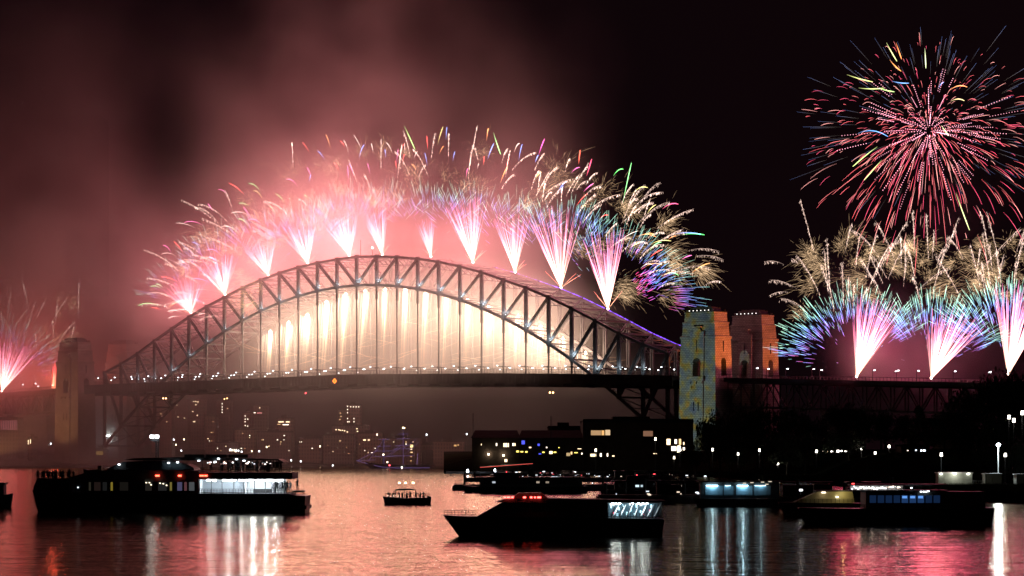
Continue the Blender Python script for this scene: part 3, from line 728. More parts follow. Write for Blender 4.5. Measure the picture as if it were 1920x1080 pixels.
def smoke():
    lo, hi = Vector((-560, 1370, 2)), Vector((330, 1900, 430)); vox = 6.5
    mat = smoke_material()
    me = bpy.data.meshes.new("smoke"); me.from_pydata([tuple(lo), tuple(hi)], [], []); me.materials.append(mat)
    o = bpy.data.objects.new("smoke", me); COL.objects.link(o); tag(o, "pink and amber firework smoke drifting over the bridge", "smoke", kind='stuff')
    t = bpy.data.node_groups.new("smoke_density", 'GeometryNodeTree'); Fld.tree = t
    t.interface.new_socket("Geometry", in_out='OUTPUT', socket_type='NodeSocketGeometry')
    N, L = t.nodes, t.links; out = N.new("NodeGroupOutput")
    vc = N.new("GeometryNodeVolumeCube"); vc.inputs["Min"].default_value = lo; vc.inputs["Max"].default_value = hi
    for nm, d in zip(("X", "Y", "Z"), hi-lo): vc.inputs["Resolution "+nm].default_value = int(d/vox)
    sm = N.new("GeometryNodeSetMaterial"); sm.inputs["Material"].default_value = mat
    L.new(vc.outputs["Volume"], sm.inputs[0]); L.new(sm.outputs[0], out.inputs[0])
    ps = N.new("GeometryNodeInputPosition"); sx = N.new("ShaderNodeSeparateXYZ"); L.new(ps.outputs[0], sx.inputs[0])
    X, Y, Z = (Fld(sx.outputs[k]) for k in range(3))
    def nz(scale, det, off=(0, 0, 0), squash=1.0):
        mp = N.new("ShaderNodeVectorMath"); mp.operation = 'MULTIPLY_ADD'; mp.inputs[1].default_value = (scale, scale, scale*squash); mp.inputs[2].default_value = off
        L.new(ps.outputs[0], mp.inputs[0]); n = N.new("ShaderNodeTexNoise"); n.inputs["Scale"].default_value = 1; n.inputs["Detail"].default_value = det; n.inputs["Roughness"].default_value = .55
        L.new(mp.outputs[0], n.inputs["Vector"]); return Fld(n.outputs[0])
    S = (X-CX)*UX+(Y-CY)*UY; T = (X-CX)*-UY+(Y-CY)*UX
    big = f_step(nz(1/120, 5, (3.1, 7.7, 1.3)), .42, .61); mid = f_step(nz(1/46, 4, (8, 2, 5)), .3, .72)
    n1 = big*1.0+mid*.35+big*mid*.5-.06
    hole = 1-f_gauss(X, -232, 50)*f_gauss(Z, 232, 70)*.92
    i_ = S/PANEL
    # arch crown height as a function of s
    crown = 118-((S/PANEL)*(S/PANEL))*.30
    # 1 pink smoke standing over the crown, thinning to the right
    above = f_step(Z-crown, -14, 18)*f_gauss(Z-crown, 20, 115)
    body = above*f_gauss(S, -70, 185)*f_gauss(T, 40, 52)*(1-f_step(S, 90, 190))*.0105
    # 2 the plume climbing from it
    plume = f_gauss(X, -118, 78)*f_gauss(Y, 1680, 95)*f_step(Z, 90, 190)*(1-f_step(Z, 230, 380))*.0075
    # 3 amber smoke inside the arch
    inner = (1-f_step(Z-crown, -4, 22))*f_step(Z, 40, 66)*f_gauss(T, 26, 34)*f_step(S, -185, -110)*(1-f_step(S, 125, 185))*.0105
    # 4 the thick bank drifting off over the far end
    bank = (1-f_step(S, -270, -120))*f_gauss(T, -5, 105)*(1-f_step(Z, 140, 360))*(1-(1-f_step(S, -400, -300))*.45)*.013
    # 5 thin veil low under the deck
    low = (1-f_step(Z, 48, 85))*(1-f_step(S, 60, 240))*f_gauss(T, 20, 150)*.0017
    # 6 puffs over the approach span
    puff = f_gauss(Z, 70, 50)*f_gauss(T, 20, 30)*f_step(S, 352, 400)*.012
    dens = (body*(n1*.8+.22)+plume*(n1*1.25))*hole+inner*(n1*.5+.5)+bank*(n1*1.0+.2)*hole+low*(n1*.6+.4)+puff*n1
    dens = f_max(dens-.00008, 0.0)*200.0
    L.new(dens.k, vc.inputs["Density"])
    md = o.modifiers.new("density", 'NODES'); md.node_group = t
    return o
smoke()

# ------------------------------------------------------------------ land on both shores
EARTH = pbr("dark_earth", (.016, .017, .012), 1, 0, .4, .05, spec=0)
PAVE = pbr("quay_paving", (.09, .085, .08), .9, 0, .3, .2)
LEAF = pbr("dark_leaves", (.035, .05, .022), .8, 0, .5, .4)
BARK = pbr("bark", (.05, .04, .03), .95, 0, .3, 1)
GRASSM = pbr("long_grass", (.07, .1, .025), .8, 0, .4, 1.2)
def land(name, shore, far, rise, top, zq=1.6, mat=EARTH, step=24, flat=6):
    """shore: (px, D) along the water's edge; the ground climbs inland to TOP metres"""
    xs = [shore[0][0]+(shore[-1][0]-shore[0][0])*k/step for k in range(step+1)]; vs, fs = [], []
    rows = [0, 0, 6, 25, 60, 120, 220, 380, 650]
    for j, r in enumerate(rows):
        for px in xs:
            D = lerp_tab(shore, px)+(r if j < len(rows)-1 else max(far-lerp_tab(shore, px), r)); z = -3 if j == 0 else zq+min(top, rise*max(0, r-flat))+(1.5*noise.noise((px*.02, D*.02, 3)) if r > 30 else 0)
            vs.append(((px-960)*D/F, D, z))
    n = len(xs)
    for j in range(len(rows)-1):
        for k in range(n-1): fs.append((j*n+k, j*n+k+1, (j+1)*n+k+1, (j+1)*n+k))
    mb = MB(); mb.add(vs, fs); tag(mb.build(name, mat, smooth=False), kind='structure')
land("far_shore_terrain", [(-300, 1775), (175, 1790), (235, 1800), (300, 1990), (560, 2080), (900, 2120), (1500, 2160)], 4200, .09, 16)
land("near_shore_terrain", [(832, 1180), (900, 1110), (1290, 1030), (1500, 800), (1700, 500), (1860, 452), (2100, 410), (2500, 380)], 1900, .05, 9, 1.8, flat=130)

# ------------------------------------------------------------------ buildings
def facade(name, base, rough=.8, scale=.35):
    m, N, L = newmat(name); b = N["Principled BSDF"]; b.inputs["Roughness"].default_value = rough
    tc = N.new("ShaderNodeTexCoord"); sx = N.new("ShaderNodeSeparateXYZ"); L.new(tc.outputs["Object"], sx.inputs[0])
    ad = N.new("ShaderNodeMath"); ad.operation = 'ADD'; L.new(sx.outputs[0], ad.inputs[0]); L.new(sx.outputs[1], ad.inputs[1])
    cb = N.new("ShaderNodeCombineXYZ"); L.new(ad.outputs[0], cb.inputs[0]); L.new(sx.outputs[2], cb.inputs[1])
    br = N.new("ShaderNodeTexBrick"); br.offset = 0; L.new(cb.outputs[0], br.inputs["Vector"]); br.inputs["Scale"].default_value = scale
    br.inputs["Brick Width"].default_value = .8; br.inputs["Row Height"].default_value = 1.05; br.inputs["Mortar Size"].default_value = .22; br.inputs["Mortar Smooth"].default_value = 0
    br.inputs["Color1"].default_value = (.03, .03, .035, 1); br.inputs["Color2"].default_value = (.05, .05, .055, 1); br.inputs["Mortar"].default_value = (*base, 1)
    L.new(br.outputs["Color"], b.inputs["Base Color"]); return m
FAC = [facade("facade_%d" % k, c) for k, c in enumerate(((.2, .14, .11), (.16, .14, .13), (.22, .17, .13), (.13, .1, .09)))]
BRICKD = pbr("dark_timber_wall", (.05, .036, .03), .9, 0, .3, .3, spec=.1)
ROOFD = pbr("dark_roof", (.028, .026, .028), .95, 0, .3, .3, spec=.1)
WARM = [glow((1, .62, .28), 1.6), glow((1, .72, .42), 3.0), glow((1, .55, .2), 1.0), glow((1, .85, .65), 3.6), glow((1, .42, .2), .9)]
def building(name, label, px0, px1, ytop, D, zbase, wins, mat, depth=18, roof='flat', group=None, rz=0.0, wdepth=.12):
    k = F/D; W = (px1-px0)/k; ht = HC+(HY-ytop)/k-zbase; cxp = (px0+px1)/2
    t = thing(name, label, "building", G(cxp, D, zbase), rz, group)
    mb = MB(); hb = ht if roof == 'flat' else ht*.8
    mb.bx(-W/2, W/2, 0, depth, -4, hb); mb.build("wall", mat, t)
    mb = MB()
    if roof == 'flat':
        for (x0, x1, y0, y1) in ((-W/2-.1, W/2+.1, -.2, .25), (-W/2-.1, W/2+.1, depth-.25, depth+.2)): mb.bx(x0, x1, y0, y1, hb-.3, hb+.8)
        mb.bx(-W*.22, W*.12, depth*.3, depth*.7, hb+.003, hb+2.4)
    elif roof == 'gable':
        mb.loft([[(-W/2-.5, -.6, hb), (W/2+.5, -.6, hb), (W/2+.5, depth+.6, hb), (-W/2-.5, depth+.6, hb)], [(-W/2+1, depth/2-.2, ht), (W/2-1, depth/2-.2, ht), (W/2-1, depth/2+.2, ht), (-W/2+1, depth/2+.2, ht)]])
    if roof == "flat": mb.bx(-W/2-.1, W/2+.1, -.19, depth+.19, hb+.002, hb+.2)
    mb.build("roof", ROOFD, t)
    for (x0, x1, y0, y1, m) in wins:
        if y0 > 2000 or x0 < px0-8 or x1 > px1+8: pass
        a0, a1 = (x0-cxp)/k, (x1-cxp)/k; z0, z1 = HC+(HY-y1)/k-zbase, HC+(HY-y0)/k-zbase
        mb = MB(); mb.bx(a0, a1, -wdepth, .05, z0, z1); mb.build("window", m, t)
    return t
def scatter_windows(px0, px1, y0, y1, n, sx=1.5, sy=1.3, mats=WARM):
    out, used = [], set(); cols = max(1, int((px1-px0-3)/3.2)); rows = max(1, int((y1-y0-3)/4))
    for _ in range(n*3):
        c, r = R.randrange(cols), R.randrange(rows)
        if (c, r) in used: continue
        used.add((c, r)); x = px0+1.8+c*3.2; y = y0+2+r*4; out.append((x, x+sx*R.choice([.7, 1, 1.6]), y, y+sy, R.choice(mats)))
        if len(out) >= n: break
    return out
def wl(lst, m, w_=1.6, h_=1.5): return [(x, x+w_, y, y+h_, m) for x, y in lst]
W0, W1, W2, W3, W4 = WARM
FB = [ # px0 px1 ytop D zbase windows label
    (284, 322, 752, 2060, 6, wl([(290, 768), (301, 775), (312, 790)], W0), "smoky tower behind the arch foot, with one high window pair"),
    (328, 352, 750, 2150, 8, wl([(330, 753), (331, 759), (333, 781), (345, 783)], W1), "slim tower with lit windows down one edge behind the arch foot"),
    (354, 382, 748, 2170, 8, wl([(362, 752), (366, 752), (370, 753), (366, 758), (360, 771), (369, 778), (354, 789), (362, 790), (364, 790)], W1, 2.2), "broad tower with a bright group of windows near its roof"),
    (406, 432, 750, 2150, 8, wl([(416, 756), (416, 762), (416, 767), (416, 772)], W3, 1.2, 2)+wl([(426, 765)], W0), "tower with two orange roof lights and a column of windows"),
    (455, 470, 774, 2120, 7, wl([(459, 779), (459, 785), (459, 790), (464, 785), (459, 797), (464, 798)], W3, 1.3, 1.8), "narrow block with two close columns of white windows"),
    (474, 500, 760, 2180, 8, [(476, 479, 773, 774.5, W3), (482, 491, 773.5, 775, glow((1, .3, .3), 1.2))]+wl([(486, 764)], W1), "tower with a pinkish lit strip across one floor"),
    (518, 548, 784, 2140, 7, [(522, 532, 790, 792, W1), (536, 543, 790, 792, W1), (530, 541, 795.5, 797, W3), (520, 526, 795, 796, W0)], "block with two bright bands of windows at its top"),
    (634, 652, 768, 2170, 8, wl([(637, 774), (638, 780), (636, 786), (640, 796)], W0, 2.4, 1.2), "tall dim half of the twin tower with faint orange windows"),
    (650, 676, 759, 2150, 8, wl([(651, 761), (651, 767), (651, 773), (651, 784), (651, 790), (654, 790), (663, 784), (663, 790), (657, 762), (662, 762), (667, 762), (672, 762)], W3, 1.4, 1.6), "tallest lit tower over the ship, with a row of roof lights"),
    (622, 690, 798, 2110, 6, wl([(629, 805), (634, 805), (637, 806), (641, 806), (645, 807), (650, 809), (668, 803), (669, 808)], W1, 2.4, 1.6), "long low block with a line of amber windows under the tallest tower"),
    (440, 478, 806, 2095, 5, scatter_windows(440, 478, 810, 845, 7), "brown mid-rise with scattered windows below the two orange roof lights"),
    (482, 546, 810, 2090, 5, scatter_windows(482, 546, 814, 850, 10), "wide brown block with ten scattered windows on the far shore"),
    (560, 600, 822, 2100, 5, scatter_windows(560, 600, 826, 850, 3, mats=[W3]), "dark low block with three small white windows"),
    (606, 664, 816, 2092, 4, scatter_windows(606, 664, 820, 855, 5), "reddish brown block just behind the tall ship's bowsprit"),
    (672, 716, 812, 2096, 4, [(681, 686, 824, 826, W1), (690, 693, 824, 826, W1), (706, 708, 813, 817, W3)]+scatter_windows(672, 716, 830, 855, 5), "brown block behind the tall ship's foremast"),
    (720, 790, 822, 2100, 4, scatter_windows(720, 790, 826, 855, 6), "wide dim block behind the tall ship's masts"),
    (812, 870, 828, 2110, 4, [(851, 856, 834, 837, W2), (858, 860, 833, 836, W2), (840, 843, 860, 863, W2)], "faint reddish block with a few orange windows near the wharf"),
    (0, 33, 784, 1835, 3, [(2+3.4*k, 3.6+3.4*k, 788, 806, glow((.9, .25, .28), .35)) for k in range(9)], "low red lit hall with tall pillars by the far pylon"),
    (52, 60, 820, 1830, 2, wl([(52.5, 825), (56.5, 824)], W1, 1.3, 8), "small lit kiosk at the far shore near the red hall"),
    (176, 194, 842, 1830, 2, [(177, 193, 846, 853, glow((1, .6, .15), .25))], "small ochre lit shed on the far shore"),
    (384, 404, 780, 2120, 6, scatter_windows(384, 404, 784, 840, 6), "slender dark block with six faint windows behind the ferry mast"),
    (402, 446, 830, 2080, 3, [(444-4*k-2, 444-4*k, 842, 846, W3) for k in range(4)]+scatter_windows(402, 430, 834, 850, 4), "low waterfront block with a bright lit doorway row"),
]
for k, (a, b, yt, D, zb, wn, lb) in enumerate(FB): building("apartment_block" if yt > 765 else "apartment_tower", lb, a, b, yt, D, zb, wn, FAC[k % 4], 22, 'flat', "buildings on the far shore")
for k in range(16):
    a = R.uniform(270, 860); w_ = R.uniform(22, 46); yt = R.uniform(822, 852); D = R.uniform(2200, 2320)
    building("apartment_block", "dim low block lost among the hazy far shore buildings", a, a+w_, yt, D, 8, scatter_windows(a, a+w_, yt+2, yt+20, R.randint(1, 3)), FAC[k % 4], 20, 'flat', "hazy low blocks of the far shore")
# quay lamps of the far shore
def simple_lamp(name, label, px, py, D, zbase, col, strength, r=.5, group=None, light=0):
    p = P(px, py, D); t = thing(name, label, "street lamp", (p.x, p.y, zbase), 0, group); h = p.z-zbase
    mb = MB(); mb.tube([Vector((0, .3, -1)), Vector((0, .3, h))], .14 if D > 700 else .07, n=6); mb.box((0, .3, .15), (.5, .5, .5)); mb.build("pole", DARK, t)
    mb = MB(); mb.box((0, 0, h), (r*1.5, r*1.5, r*2.2), taper=.8); mb.build("lantern", glow(col, strength), t)
    if light: lamp_light("lantern_light", (p.x, p.y-.8, p.z), col, light, .3)
    return t
for k, (px, py, c) in enumerate(((432, 843, 1), (442, 846, 0), (447, 845, 1), (453, 847, 1), (472, 846, 0), (486, 846, 1), (500, 838, 0), (546, 863, 1), (564, 865, 1), (600, 837, 0), (624, 873, 1), (652, 876, 1), (720, 852, 0), (76, 842, 1), (95, 832, 1), (183, 857, 1), (225, 803, 2), (58, 868, 1), (32, 846, 0), (8, 857, 1), (330, 834, 0), (340, 845, 1), (345, 824, 0), (326, 824, 1), (875, 814, 1), (862, 874, 1), (868, 874, 1), (800, 815, 1), (756, 802, 0))):
    simple_lamp("quay_lamp", "tiny bright lamp among the far shore lights", px, py, 1900 if px < 240 else 2070, 2, ((1, .8, .5), (.9, .95, 1), (1, .7, .2))[c], 9, .55, "tiny lamps along the far shore")
def flood(px, py, label, n):
    p = P(px, py, 1850); t = thing("floodlight_mast", label, "floodlight", (p.x, p.y, 2)); h = p.z-2
    mb = MB(); mb.tube([Vector((0, .5, -1)), Vector((0, .5, h))], .25, n=6); mb.box((0, .5, h-.8), (n*1.5, .4, .4)); mb.build("mast", DARK, t)
    for k in range(n):
        mb = MB(); mb.box(((k-(n-1)/2)*1.5, 0, h), (1.2, .5, 1)); mb.build("lamp_head", glow((.85, .95, 1), 22), t)
    lamp_light("flood_light", (p.x, p.y-3, p.z), (.85, .95, 1), 1.2e3*(n-1), 1.2)
flood(201, 817, "floodlight mast with three white lamps at the far quay, nearer the pale pylon", 3); flood(237, 815, "floodlight mast with two white lamps at the far quay, nearer the arch foot", 2)

# wharf buildings on the near shore
CW = glow((.75, .88, 1), 2.2); YEL = glow((1, .8, .15), 2.6); BLU = glow((.1, .12, 1), 1.2); AMB = glow((1, .7, .35), .55)
t = building("wharf_building", "dark gabled wharf shed with two white wall lamps and a flagpole", 885, 974, 806, 1090, 2.2,
    [(930, 932, 831, 836, W3), (944, 946.5, 831, 838, W1), (948, 950.5, 831, 838, W3), (952, 954, 831, 838, W1), (961, 963, 831, 836, W3), (964.5, 966.5, 831, 836, W1), (946, 951, 861, 866, W1), (902, 903, 832, 835, W1)], BRICKD, 40, 'gable', "dark wharf buildings")
k_ = F/1090
for (x, y) in ((916, 852), (944, 854)):
    mb = MB(); mb.box(((x-929.5)/k_, -.45, 8+(855-y)/k_-2.2), (.7, .5, .5)); mb.build("wall_lamp", glow((1, .85, .6), 16), t)
    lamp_light("wall_lamp_light", G(x, 1090-1.6, 8+(855-y)/k_+.3), (1, .85, .6), 260, .2)
mb = MB(); mb.tube([Vector((-9.6, 1, 12)), Vector((-9.6, 1, 24))], .14, n=6); mb.build("flagpole", DARK, t)
t = building("wharf_building", "long low wharf building with a row of amber and yellow windows", 974, 1094, 806, 1080, 2.2,
    [(968, 973, 845, 848, YEL), (976, 981, 846, 848, YEL), (985, 989, 846, 848.5, YEL), (1017, 1021, 847, 849, YEL), (1024, 1026, 838, 840, W3), (1030, 1036, 846, 851, W1), (1038, 1043, 847, 849, YEL), (1047, 1049, 838.5, 840, YEL), (1062, 1069, 849, 855, AMB), (1070, 1073, 847, 852, W0), (1077, 1083, 848, 849.5, YEL), (1090, 1092, 849, 852, W3), (978, 984, 826, 833, BLU), (1008, 1012, 832, 836, BLU), (1010, 1015, 850, 852, BLU), (992, 996, 838, 840, W1)], BRICKD, 36, 'gable', "dark wharf buildings")
mb = MB(); mb.tube([Vector((-.2, 1, 10)), Vector((-.2, 1, 22.5))], .16, n=6); mb.build("flagpole", DARK, t)
t = building("wharf_building", "tall flat roofed wharf block with a lit upper lounge and bright stair windows", 1093, 1300, 791, 1075, 2.2,
    [(1108, 1127, 807, 816, glow((1, .6, .3), .5)), (1128, 1133, 807, 816, W2), (1135, 1144, 806, 816, glow((1, .7, .4), .8)), (1206, 1224, 808, 818, glow((1, .5, .3), .22)), (1228, 1230, 822, 824, W3),
     (1250, 1257, 823, 834, W1), (1265, 1269, 824, 832, W3), (1273, 1277, 823, 834, W0), (1281, 1283, 829, 834, W1), (1259, 1268, 837, 845, W3), (1270, 1276, 836, 848, glow((1, .9, .6), 6)), (1280, 1284, 839, 845, W3),
     (1107, 1118, 851, 856, glow((1, .8, .5), 2.2)), (1125, 1128, 850, 856, W3), (1138, 1140, 850, 856, W3), (1148, 1152, 854, 856, W1), (1083, 1090, 841, 842, W1), (1225, 1231, 850, 851, W1)], BRICKD, 40, 'flat', "dark wharf buildings")
mb = MB(); mb.box((0, -.25, 20.8), (46, .6, .9)); mb.build("cornice", ROOFD, t)
building("wharf_building", "dark raised roof block between the long wharf and the tall block", 1028, 1092, 802, 1120, 2.2, [(1040, 1043, 812, 813, W2)], BRICKD, 30, 'flat', "dark wharf buildings")
building("pavilion", "dark park pavilion with a broken line of bright lit openings", 1525, 1602, 838, 960, 6, [(1537, 1545, 845, 847, W3), (1556, 1562, 844.5, 847.5, glow((1, .9, .8), 9)), (1569, 1579, 844, 848, glow((1, .9, .8), 9)), (1583, 1593, 845, 847, glow((1, .9, .8), 7)), (1550, 1552, 846, 848, W1)], ROOFD, 14)
building("kiosk", "small dark kiosk with a row of orange bulbs and white lamps", 1690, 1742, 838, 800, 5, [(1699, 1701, 869, 871, W2), (1707, 1709.5, 869, 871, W1), (1716, 1721, 868, 871.5, glow((1, .5, .1), 8)), (1726, 1728, 869, 871, W2), (1733, 1736, 869, 871, W1), (1716, 1719, 843, 845.5, CW), (1726, 1729, 843.5, 846, glow((.8, .9, 1), 8)), (1731, 1735, 843.5, 846, glow((.8, .9, 1), 8)), (1701, 1703, 844, 845.5, W3)], ROOFD, 12)
# quay in front of the wharf with a low jetty, awning and small lamps
t = thing("jetty", "dark low timber jetty running out in front of the wharf shed", "jetty", G(900, 1060, 0)); mb = MB(); mb.bx(-14, 70, 0, 14, .8, 1.6); mb.build("decking", PAVE, t)
for x in range(-12, 70, 6): mb = MB(); mb.tube([Vector((x, .6, -2)), Vector((x, .6, .8))], .3, n=6); mb.build("pile", DARK, t)
t = thing("restaurant_awning", "long awning with a thin red light edge before the wharf shed", "awning", G(945, 1072, 1.7)); mb = MB(); mb.loft([[(-10, 0, 1.4), (12, 0, 3), (12, 7, 3.4), (-10, 7, 1.8)], [(-10, 0, 1.5), (12, 0, 3.1), (12, 7, 3.6), (-10, 7, 2)]]); mb.build("canopy", DARK, t)
mb = MB()
for x, z in ((-9.5, 1.4), (1, 2.2), (11.5, 3)): mb.tube([Vector((x, .3, 0)), Vector((x, .3, z))], .09, n=6)
mb.build("posts", DARK, t)
mb = MB(); mb.beam((-10, -.2, 1.55), (12, -.2, 3.15), .12, .12); mb.build("light_edge", glow((1, .12, .1), 1.6), t)
for k, (px, py, c, s_) in enumerate(((877, 883, 3, 24), (928, 882, 3, 14), (1117, 844, 0, 8), (1229, 823, 0, 9), (1264, 858, 0, 5), (1147, 812, 0, 0))):
    if s_: simple_lamp("quay_lamp", ["bright blue white lamp at the seaward tip of the jetty", "white lamp beside the red edged awning", "single warm lamp on a post before the long wharf", "warm lamp on a tall post before the stair windows", "faint warm lamp at the foot of the tall wharf block"][k], px, py, 1055, 1.7, ((1, .85, .6), 0, 0, (.75, .85, 1))[c], s_, .5, None, 500 if s_ > 10 else 120)
for k in range(46):
    px = R.uniform(955, 1330); py = R.uniform(884, 905); D = R.uniform(930, 1040); p = P(px, py, D)
    t = thing("lantern", "tiny dim lantern on the dark moorings before the wharf", "lantern", (p.x, p.y, 0), 0, "tiny lanterns on the moorings"); mb = MB(); mb.tube([Vector((0, 0, -.6)), Vector((0, 0, max(p.z, .4)))], .06, n=5); mb.build("stake", DARK, t)
    mb = MB(); mb.box((0, -.1, max(p.z, .4)), (R.choice([.25, .4, .9]), .3, .3)); mb.build("lamp", R.choice([glow((.8, .9, 1), 1.5), glow((.8, .9, 1), 3), glow((1, .8, .6), 1.5), glow((1, .1, .12), 2)]), t)

# ------------------------------------------------------------------ trees of the park
def crown_mesh(kind, seed):
    r = random.Random(seed); mb = MB(); lobes = []
    for _ in range(15 if kind == 'round' else 10):
        if kind == 'round': a = r.uniform(0, 6.28); q = r.uniform(.1, .75); lobes.append((q*math.cos(a), q*math.sin(a), r.uniform(.42, .88), r.uniform(.2, .36)))
        else: z = r.uniform(.2, .97); q = (1-z)*.4; a = r.uniform(0, 6.28); lobes.append((q*math.cos(a), q*math.sin(a), z, .1+.22*(1-z)))
    for lx, ly, lz, lr in lobes:
        for _ in range(170):
            v = Vector((r.gauss(0, 1), r.gauss(0, 1), r.gauss(0, .8))).normalized()*lr*r.uniform(.55, 1.12)
            c = Vector((lx, ly, lz))+Vector((v.x, v.y, v.z*.75)); s = r.uniform(.022, .05)
            u = Vector((r.gauss(0, 1), r.gauss(0, 1), r.gauss(0, 1))).normalized(); q = u.cross(Vector((r.gauss(0, 1), r.gauss(0, 1), r.gauss(0, 1)))).normalized()
            mb.add([c-u*s, c+q*s*.6, c+u*s, c-q*s*.6], [(0, 1, 2, 3)])
    return mb
def trunk_mesh(seed):
    r = random.Random(seed); mb = MB(); mb.tube([Vector((0, 0, -.05)), Vector((.01, 0, .2)), Vector((-.01, .01, .45)), Vector((0, 0, .7))], [.05, .036, .026, .01], n=7)
    for _ in range(6):
        a = r.uniform(0, 6.28); z = r.uniform(.22, .45); mb.tube([Vector((0, 0, z)), Vector((.22*math.cos(a), .22*math.sin(a), z+.16)), Vector((.5*math.cos(a), .5*math.sin(a), z+.3))], [.02, .013, .005], n=5)
    return mb
def tree(kind, seed, label):
    t = thing("park_tree" if kind == 'round' else "conifer_tree", label, "tree"); trunk_mesh(seed).build("trunk", BARK, t); crown_mesh(kind, seed).build("crown", LEAF, t); return t
TREEG = "dark trees of the park"; GEN = "black leafy tree merged into the park's tree line below the approach span"
trs = [tree('round', s, GEN) for s in (1, 2, 3)]; con = tree('cone', 5, "pointed black tree rising before the approach truss")
TR = [ # px, ytop, D, width px, kind, label
    (1330, 782, 990, 60, 0, "black tree rising against the foot of the coloured pylon"), (1368, 762, 1010, 84, 0, None), (1420, 755, 1030, 90, 0, None), (1480, 760, 1020, 90, 0, None), (1528, 776, 1000, 50, 0, None), (1584, 755, 990, 70, 0, "rounded black tree standing clear before the approach truss"), (1622, 762, 985, 46, 0, None), (1652, 764, 960, 58, 0, None),
    (1722, 757, 900, 46, 1, None), (1700, 775, 960, 50, 0, None), (1770, 770, 860, 80, 0, None), (1815, 730, 800, 100, 0, None), (1850, 704, 720, 100, 0, None), (1893, 684, 690, 110, 0, "tallest black tree, hiding the base of the edge fan"), (1930, 690, 680, 100, 0, None),
    (1350, 812, 940, 90, 0, None), (1430, 806, 920, 100, 0, None), (1510, 812, 900, 100, 0, None), (1590, 806, 880, 90, 0, None), (1660, 800, 850, 100, 0, None), (1740, 800, 760, 110, 0, None), (1820, 792, 690, 110, 0, None), (1890, 770, 640, 130, 0, None),
    (1305, 840, 960, 60, 0, None), (1390, 838, 900, 60, 0, None), (1475, 842, 880, 60, 0, None), (1760, 850, 640, 60, 0, None), (1700, 846, 720, 60, 0, None), (1858, 830, 590, 70, 0, None), (1915, 826, 570, 70, 0, None)]
used = set()
for n_, (px, yt, D, wp, kd, lb) in enumerate(TR):
    k = F/D; zb = 1.8+min(9, .05*max(0, D-lerp_tab([(1290, 1030), (1500, 800), (1700, 500), (1860, 452), (2100, 410)], px)-130)); h = HC+(HY-yt)/k-zb; src = con if kd else trs[n_ % 3]; wd = wp/k/(1.7 if not kd else .9)
    loc = G(px, D, zb); scl = (wd, wd, h*.94); rot = R.uniform(0, 6.28)
    if id(src) not in used: used.add(id(src)); src.location = loc; src.scale = scl; src.rotation_euler = (0, 0, rot); r_ = src
    else: r_ = copy_thing(src, loc, rot, None, None, scl)
    r_['label'] = lb or (con['label'] if kd else GEN); r_['group'] = TREEG if lb or kd else "merged trees of the park"

# ------------------------------------------------------------------ park lamps, sheds, grass
PL = [(1275, 843, 5, "warm lantern at the park corner below the coloured pylon"), (1336, 843, 4, None), (1384, 851, 2.5, None), (1424, 844, 4, None), (1459, 870, 3, None), (1531, 846, 5, "lantern at the near end of the lit pavilion"), (1615, 841, 4, None), (1641, 849, 4, None), (1667, 837, 5, None), (1892, 782, 3, None), (1901, 788, 4, None), (1917, 774, 5, None)]
for (px, py, s_, lb) in PL:
    D = 880 if px < 1700 else 620; simple_lamp("park_lamp", lb or "pale lantern shining between the black park trees", px, py, D, 5, (1, .92, .78), s_*2, .42, None if lb else "lanterns between the park trees", 90)
simple_lamp("park_lamp", "square lantern on a thin post beside the long white shed", 1765, 852, 522, 2.2, (1, .93, .8), 6, .33, None, 60)
simple_lamp("park_lamp", "square lantern on a thin post just past the tall floodlight", 1885, 853, 520, 2.2, (1, .93, .8), 6, .33, None, 60)
p = P(1872, 834, 528); t = thing("light_pole", "tall pole with one dazzling cool white lamp over the sheds", "floodlight", (p.x, p.y, 2.2))
mb = MB(); mb.tube([Vector((0, .2, -.5)), Vector((0, .2, p.z-2.2))], [.12, .07], n=8); mb.build("pole", WHITEP, t); mb = MB(); mb.ball((0, -.1, p.z-2.2), .42, sz=.8); mb.build("lamp_head", glow((.8, .96, 1), 60), t)
lamp_light("pole_light", (p.x-.1, p.y-1.0, p.z+.1), (.8, .96, 1), 5500, .4)
SHED = pbr("shed_panels", (.5, .54, .47), .6, 0, .12, .8)
for (x0, x1, yt, yb, lb, eave) in ((1759, 1823, 886, 905, "long pale shed with three small lamps under its roof edge", 3), (1847, 1878, 889, 906, "small dark shed with a bright roof edge at the pole's foot", 0), (1906, 1950, 890, 906, "pale shed cut by the frame edge beyond the pole", 0)):
    D = 518; k = F/D; t = thing("park_shed", lb, "shed", G((x0+x1)/2, D, 2.1), 0, None); W = (x1-x0)/k; h = (yb-yt)/k+.4
    mb = MB(); mb.bx(-W/2, W/2, 0, 3, 0, h); 
    for q in range(int(W/1.2)): mb.bx(-W/2+q*1.2+.05, -W/2+q*1.2+.15, -.04, 0, .1, h-.1)
    mb.build("wall", SHED, t); mb = MB(); mb.bx(-W/2-.2, W/2+.2, -.25, 3.2, h+.004, h+.2); mb.build("roof", WHITEP, t)
    for q in range(eave): mb = MB(); mb.box((-W*.42+q*W*.4, -.3, h-.12), (.55, .2, .22)); mb.build("lamp", glow((1, .97, .85), 7), t)
    if eave: lamp_light("shed_light", G((x0+x1)/2, D-1.6, 2.1+h), (1, .95, .8), 130, .3)
t = thing("park_fence", "low pale railing between the long shed and the small shed", "fence", G(1835, 519, 2.1)); mb = MB()
for q in range(-6, 7): mb.box((q*.5, 0, .5), (.05, .05, 1))
for z in (.35, .7, 1): mb.box((0, 0, z), (6.2, .04, .05))
mb.build("rails", WHITEP, t)
mb = MB()
